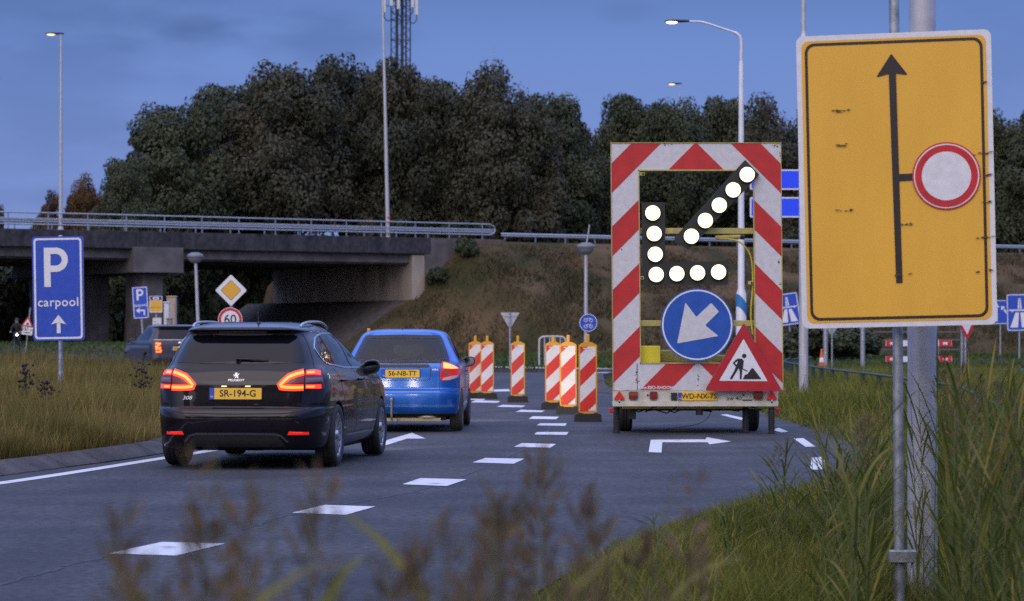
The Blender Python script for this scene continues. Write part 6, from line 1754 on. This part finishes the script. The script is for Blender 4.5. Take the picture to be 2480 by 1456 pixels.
for sg in (-1, 1):
    b = MB(); BS.patch(b, [(sg * .52, .63), (sg * .72, .63), (sg * .72, .90), (sg * .52, .90)], LENSR, .008); tl = b.build('tail_light', SML)
    b = MB()
    for l in ([(.55, .65), (.69, .65)], [(.55, .765), (.69, .765)], [(.55, .88), (.69, .88)], [(.54, .67), (.62, .75)], [(.70, .78), (.58, .86)], [(.66, .70), (.69, .74)]):
        BS.ribbon(b, [(sg * a, c) for a, c in l], .05, LITR, .011); BS.ribbon(b, [(sg * a, c) for a, c in l], .026, LITO, .0125)
    b.build('light_band', tl)
    b = MB(); BS.patch(b, rpoly([(-.05, .98), (1.75, .965), (1.35, 1.24), (1.1, 1.30), (.0, 1.31), (-.25, 1.2)], .05), TINT, .004, side=sg); sw = b.build('side_window', SML)
    b = MB(); BS.ribbon(b, [(.75, .97), (.65, 1.31)], .06, DRK_P, .007, side=sg); b.build('pillar', sw)
    mirror_part(SML, tuple(BS.S(sg * BS.qy(1.62, .97), .97, -.02)), sg, DRK_P, .95)
    for y in (0, 2.5): wheel_geo(SML, .30, .19, (sg * .74, y, .30), rim=STEELR, side=sg, spokes=6)
pl = plate(SML, 'I', BS.S(0, .74, .012), 0, 0, .001, nl=False)
b = MB(); gg = random.Random(4)
for k in range(11): b.flat(rrect(.018, gg.uniform(.03, .065), .004, 3, -.17 + .038 * k, gg.uniform(-.008, .008)), -.0068, BLACK)
b.build('plate_characters', pl)
b = MB(); b.lathe([(.055, 0), (.05, .012), (0, .014)], CHROME, 18, Matrix.Translation(BS.S(0, .885, .002)) @ Matrix.Rotation(R(90), 4, 'X')); b.build('badge', SML)
b = MB(); b.box((-.35, .05, 1.405), (.05, .3, .02), mat('roof_glint_light', (.8, .7, .5), .3, emit=(1, .8, .5), estr=.8)) if False else b.tube([(.0, -.30, 1.40), (.0, -.38, 1.5)], .005, BLACK, 6); b.build('antenna', SML)
place_car(SML, ((417 - 1240) / F * 76.6, 77.2, .17), R(-21))
SML.location.z = .29
# ================================================================ REEDS, WEEDS, CYCLIST, HEADLIGHTS
REEDL = leafmat('reed_leaf', [(.036, .050, .009), (.068, .088, .015), (.11, .125, .022), (.20, .17, .04), (.32, .21, .06)], nscale=2.0, trans=.35)
REEDS_ = mat('reed_stalk', (.085, .095, .035), .6, var=.3, vscale=6)
PLUME = leafmat('reed_plume', [(.070, .050, .028), (.12, .086, .048), (.18, .13, .072), (.26, .19, .11)], nscale=6, trans=.3)
def reed(seed, h, nl=9, plume=.26, lw=.016, label='', group='', spread=.35, droop=.38, pn=64):
    g = np.random.default_rng(seed)
    root = empty('reed_plant', (0, 0, 0), 0, label, 'reed', group)
    lean = g.normal(0, .05, 2) * h
    sp = lambda t: np.array([lean[0] * t * t, lean[1] * t * t, h * t])
    b = MB(); b.tube([tuple(sp(t)) for t in np.linspace(-.03, 1, 8)], [.0042 * (1.15 - .75 * t) for t in np.linspace(0, 1, 8)], REEDS_, 5); b.build('stalk', root)
    V = []; Q = []; T_ = []
    def ribbon_leaf(p0, az, L, w, up, tone):
        d = np.array([math.cos(az), math.sin(az), 0]); n = 7; o = len(V); side = np.array([-d[1], d[0], 0])
        for i in range(n):
            t = i / (n - 1); p = p0 + d * L * t * (.62 + .10 * t) + np.array([0, 0, 1]) * L * (up * t - droop * .75 * t * t)
            ww = w * math.sin(math.pi * min(1, .18 + .82 * t)) ** .7 if t < 1 else 0
            V.append(p - side * ww / 2); V.append(p + side * ww / 2); T_.extend([tone] * 2)
        for i in range(n - 1): Q.append((o + 2 * i, o + 2 * i + 1, o + 2 * i + 3, o + 2 * i + 2))
    for i in range(nl):
        t = .12 + .74 * (i + g.random() * .6) / nl
        az = (i % 2) * math.pi + g.normal(0, .7) + seed
        ribbon_leaf(sp(t), az, (.22 + .24 * g.random()) * (.7 + .5 * math.sin(t * 3)), lw * g.uniform(.7, 1.25), g.uniform(.65, 1.1), float(np.clip(g.normal(.42, .25), 0, 1)))
    np_mesh('foliage', np.array(V), np.array(Q), [REEDL], np.array(T_), root)
    if plume:
        P0 = []; ph = []; 
        V = []; Q = []; T_ = []
        for i in range(pn):
            t = g.random(); z = h - plume * 1.02 + plume * t; az = g.uniform(0, 6.28)
            R_ = .050 * (1 - t) ** .7 * math.sin(min(1, t * 5 + .3) * 1.57) + .006; r0 = R_ * g.random() ** .5
            base = np.array([lean[0] + math.cos(az) * r0 + .25 * lean[0] * t + .03 * t * t, lean[1] + math.sin(az) * r0, z]); L = g.uniform(.018, .045)
            d = np.array([math.cos(az) * .5, math.sin(az) * .5, g.uniform(.2, 1.0) - .25 * (1 - t)]); d /= np.linalg.norm(d); s_ = np.cross(d, g.normal(size=3)); s_ /= np.linalg.norm(s_); w = g.uniform(.0022, .0045)
            o = len(V); V += [base - d * L * .2, base + d * L * .4 + s_ * w, base + d * L, base + d * L * .4 - s_ * w]; Q.append((o, o + 1, o + 2, o + 3)); T_ += [float(np.clip(g.normal(.45, .25), 0, 1))] * 4
        np_mesh('plume', np.array(V), np.array(Q), [PLUME], np.array(T_), root)
    return root
LBF = 'out of focus reed with dark feathery plume rising in front of the road'
GRF = 'blurred reeds nearest the camera'
fore = [reed(sd, 1.0, nl_, pl_, lw_, LBF, GRF, droop=dr_, pn=pn_) for sd, nl_, pl_, lw_, dr_, pn_ in ((3, 5, .26, .020, .9, 110), (14, 7, .30, .022, .8, 120), (27, 5, .22, .020, 1.0, 90), (35, 7, .24, .026, .6, 100), (7, 9, .14, .024, .5, 60), (19, 4, .32, .018, .9, 130))]
g = random.Random(21); used = set()
def put_reed(protos, i, px, py, Y):
    k = i % len(protos); o = protos[k]
    if k in used_of[id(protos)]: o = copy_tree(o)
    used_of[id(protos)].add(k)
    X = (px - 1240) / F * Y; z0 = float(gz(X, Y)) - .02; H = EYE + (HZ - py) / F * Y - z0
    o.location = (X, Y, z0); sx = .85 + .3 * g.random(); o.scale = (sx, sx, H); o.rotation_euler = (0, 0, g.uniform(0, 6.28))
used_of = {id(fore): set()}
for i, (px, py, Y) in enumerate([(762, 1088, 5.6), (700, 1165, 5.2), (205, 1238, 5.0), (250, 1330, 4.6), (520, 1258, 5.4), (655, 1300, 4.7), (735, 1395, 4.6), (835, 1330, 5.0), (1205, 1132, 6.0), (1135, 1195, 5.5), (1060, 1255, 5.2), (1265, 1230, 5.6), (1392, 1150, 6.4), (1432, 1188, 6.8),
                                 (1335, 1280, 6.0), (1180, 1330, 5.0), (1010, 1370, 4.8), (1306, 1085, 7.4), (1090, 1300, 4.9), (1465, 1290, 7.2), (780, 1180, 5.0), (1230, 1180, 5.3)]):
    put_reed(fore, i, px, py, Y * .70)
LBV = 'green reed with lance leaves standing among the rank grass by the sign posts'
GRV = 'reeds on the right verge'
verge = [reed(51, 1.0, 15, 0, .013, LBV, GRV), reed(66, 1.0, 13, .16, .012, LBV, GRV), reed(73, 1.0, 17, 0, .014, LBV, GRV, droop=.6), reed(88, 1.0, 15, 0, .012, LBV, GRV, droop=.2), reed(93, 1.0, 16, 0, .011, LBV, GRV)]
used_of[id(verge)] = set()
rv = [(2305, 905, 16.2), (2262, 860, 17.65), (2238, 925, 17.65), (2222, 965, 17.62), (2335, 940, 17.5), (2400, 960, 14.5), (2440, 930, 16.0), (2470, 1000, 12.5), (2380, 1030, 12.0), (2310, 1060, 13.0), (2130, 1040, 19.0), (2090, 1010, 20.5), (2055, 1040, 19.5), (2010, 1060, 21.0), (1965, 1085, 18.5), (1900, 1050, 19.0),
      (1880, 1085, 17.8), (1930, 1130, 17.0), (1860, 1150, 18.0), (1800, 1180, 17.6), (1760, 1215, 16.5), (2035, 1130, 16.0), (2110, 1120, 15.2), (2150, 1080, 17.4), (2345, 1100, 11.6), (2420, 1090, 11.0), (2460, 1120, 10.6), (2290, 1150, 11.8), (2240, 1180, 12.6), (2190, 1200, 13.0), (1590, 1240, 15.6), (1640, 1290, 14.4), (1980, 1200, 14.2), (2060, 1220, 13.4)]
for i in range(84):
    px = g.uniform(1990, 2500); Y = g.uniform(10.5, 24); rv.append((px, g.uniform(930, 1130) + (2480 - px) * .12, Y))
for i in range(46):
    px = g.uniform(2290, 2510); Y = g.uniform(12, 22); rv.append((px, g.uniform(880, 1020), Y))
for i, (px, py, Y) in enumerate(rv):
    X = (px - 1240) / F * Y
    if X - edge_x(Y) < .12 or (abs(px - 2205) < 95 and Y < 17.6): continue
    put_reed(verge, i, px, py, Y)
# dead dock stems on the island
DOCK = mat('dock_brown', (.035, .018, .012), .8, var=.3, vscale=20)
def dock(seed, h):
    root = empty('dock_plant', (0, 0, 0), 0, '', 'weed', 'dead dock stems in the dry grass'); gg = random.Random(seed)
    b = MB(); b.tube([(0, 0, -.05), (.02, 0, h * .5), (-.02, 0, h)], [.008, .006, .003], DOCK, 5)
    for k in range(5):
        z = h * gg.uniform(.4, .85); b.tube([(0, 0, z), (gg.uniform(-.16, .16), gg.uniform(-.1, .1), z + .18)], [.004, .003], DOCK, 4)
    b.build('stem', root)
    b = MB()
    for k in range(46):
        z = h * gg.uniform(.55, 1.02); x, y = gg.gauss(0, .05 + .10 * (1 - z / h)), gg.gauss(0, .04); r = gg.uniform(.012, .03)
        b.add([(x - r, y, z), (x, y - r, z), (x + r, y, z), (x, y + r, z), (x, y, z + r), (x, y, z - r)], [(0, 1, 4), (1, 2, 4), (2, 3, 4), (3, 0, 4), (1, 0, 5), (2, 1, 5), (3, 2, 5), (0, 3, 5)], DOCK)
    b.build('seed_head', root)
    return root
for px, pt_, Y, lb in [(62, 885, 38, 'tall dead brown dock stem at the left, left of the carpool sign post'), (108, 925, 36, 'shorter dead dock stem between the left edge and the carpool sign post'), (345, 880, 40, 'thin dead dock stem right of the carpool sign post')]:
    X = (px - 1240) / F * Y; z0 = float(island_z(np.array([X]), np.array([Y]))[0]); o = dock(int(px), EYE + (HZ - pt_) / F * Y - z0); o.location = (X, Y, z0); o['label'] = lb

# ---- cyclist riding towards the camera
CLOTH = mat('dark_jacket', (.012, .013, .018), .85, var=.2, vscale=8); SKIN = mat('skin', (.38, .22, .16), .6); HAIR = mat('dark_hair', (.02, .014, .01), .7)
Yc = 150.0; Xc = (41 - 1240) / F * Yc; Zc = float(gz(Xc, Yc))
BIC = empty('bicycle', (Xc, Yc, Zc), R(-6), 'dark bicycle with white headlight ridden towards the camera at far left', 'bicycle')
M = Matrix.Rotation(R(90), 4, 'Y')
for y in (-.55, .52):
    b = MB(); b.lathe([(.335, -.018), (.352, 0), (.335, .018), (.315, .012), (.315, -.012), (.335, -.018)], RUBBER, 36, M)
    for k in range(14):
        a = 2 * math.pi * k / 14; b.tube([(0, 0, 0), (0, .32 * math.cos(a), .32 * math.sin(a))], .0025, GALV, 4)
    b.build('wheel', BIC).location = (0, y, .352)
b = MB()
for p, q in [((0, -.55, .352), (0, -.36, .95)), ((0, -.38, .88), (0, .05, .32)), ((0, -.37, .92), (0, .22, .80)), ((0, .05, .32), (0, .27, .92)), ((0, .52, .352), (0, .05, .32)), ((0, .52, .352), (0, .24, .84)), ((0, -.36, .95), (0, -.35, 1.04))]:
    b.tube([p, q], .018, DARKMET, 8)
b.build('frame', BIC)
b = MB(); b.tube(smooth_curve([(-.30, -.22, 1.03), (-.27, -.30, 1.05), (-.12, -.36, 1.05), (.12, -.36, 1.05), (.27, -.30, 1.05), (.30, -.22, 1.03)], 4), .014, DARKMET, 8); b.build('handlebar', BIC)
b = MB(); b.box((0, .28, .94), (.16, .26, .06), BLACK); b.build('saddle', BIC, bevel=.025)
b = MB(); b.tube([(0, .05, .32), (.09, .05, .32), (.09, -.0, .16), (.17, .0, .16)], .012, GALV, 6); b.tube([(0, .05, .32), (-.09, .05, .32), (-.09, .10, .48), (-.17, .10, .48)], .012, GALV, 6); b.build('crank', BIC)
b = MB(); b.lathe([(.0, -.03), (.05, -.025), (.055, .0), (.0, .05)], mat('cycle_lamp_lit', (.9, .95, .9), .3, emit=(.85, 1.0, .9), estr=14), 16, Matrix.Rotation(R(90), 4, 'X')); b.build('headlight', BIC).location = (.14, -.46, .92)
PER = bpy.data.meshes.new('person')
pv = [(0, .24, 1.02), (0, .18, 1.14), (0, .06, 1.34), (0, .0, 1.47), (0, -.03, 1.55), (0, -.05, 1.62), (0, -.055, 1.71), (0, -.04, 1.77)]; pe = [(i, i + 1) for i in range(7)]; pr = [.155, .145, .165, .13, .06, .085, .10, .07]
def chain(start, pts, rs):
    last = start
    for p, r in zip(pts, rs): pv.append(p); pr.append(r); pe.append((last, len(pv) - 1)); last = len(pv) - 1
    return last
for sx in (-1, 1):
    hnd = chain(3, [(sx * .19, .0, 1.45), (sx * .29, -.06, 1.24), (sx * .28, -.24, 1.10), (sx * .275, -.275, 1.085)], [.075, .052, .038, .034])
    for f in range(4): chain(hnd, [(sx * (.235 + .024 * f), -.325, 1.082), (sx * (.235 + .024 * f), -.35 - .004 * f, 1.055), (sx * (.235 + .024 * f), -.325, 1.035)], [.011, .010, .008])
    chain(hnd, [(sx * .235, -.28, 1.06), (sx * .222, -.305, 1.035)], [.011, .009])
    fz, fy = (.17, .0) if sx > 0 else (.49, .10)
    kn = (sx * .12, -.18, .62 + .0) if sx > 0 else (sx * .13, -.20, .86)
    chain(0, [(sx * .10, .16, .97), kn, (sx * .13, fy + .06, fz + .10), (sx * .13, fy + .04, fz + .045), (sx * .135, fy - .12, fz + .03)], [.105, .072, .048, .045, .035])
PER.from_pydata([Vector(v) for v in pv], pe, [])
po = bpy.data.objects.new('person', PER); COL.objects.link(po)
skm_ = po.modifiers.new('skin', 'SKIN'); skm_.use_smooth_shade = True
for i, sv in enumerate(PER.skin_vertices[0].data): sv.radius = (pr[i], pr[i]); sv.use_root = (i == 0)
sbd = po.modifiers.new('sub', 'SUBSURF'); sbd.levels = 1; sbd.render_levels = 1
me = eval_mesh(po); po.modifiers.clear(); po.data = me
for m_ in (CLOTH, SKIN): me.materials.append(m_)
for p in me.polygons:
    p.use_smooth = True; c = p.center
    p.material_index = 1 if (c.z > 1.56 or (abs(c.x) > .2 and c.y < -.285 and 1.0 < c.z < 1.15)) else 0
po.location = (Xc, Yc, Zc); po.rotation_euler = (0, 0, R(-6))
tag(po, 'person in dark jacket riding a bicycle on the far left path', 'person')
b = MB(); v = []
for i, (r_, z) in enumerate([(.108, 1.70), (.112, 1.745), (.095, 1.80), (.05, 1.835), (0, 1.842)]): v.append((r_, z))
b.lathe(v, HAIR, 18, c=(0, -.03, 0)); b.build('hair', po)
b = MB()
for sx in (-1, 1): b.lathe([(0, .012), (.012, .006), (.012, -.006), (0, -.012)], BLACK, 8, c=(sx * .038, -.148, 1.70))
b.tube([(0, -.145, 1.70), (0, -.172, 1.665), (0, -.15, 1.66)], .014, SKIN, 6); b.tube([(-.028, -.143, 1.625), (.028, -.143, 1.625)], .006, mat('lips', (.25, .09, .08), .6), 6); b.build('face', po)

# ---- dipped headlights of the two cars in the lane
def beam(root, x, y, z, power, tgt):
    L = bpy.data.lights.new('headlight_beam', 'SPOT'); L.energy = power; L.spot_size = R(58); L.spot_blend = .8; L.color = (1, .86, .66); L.shadow_soft_size = .24
    o = bpy.data.objects.new('headlight_beam', L); COL.objects.link(o); o.parent = root; o.location = (x, y, z)
    o.rotation_euler = (Vector((x, y, z)) - Vector(tgt)).to_track_quat('Z', 'Y').to_euler()
for sx in (-1, 1):
    beam(EST, sx * .62, 3.62, .44, 120, (sx * .5 + .3, 8, -.75))
    beam(HAT, sx * .58, 3.32, .60, 420, (sx * .4 + 2.0, 11, .10))
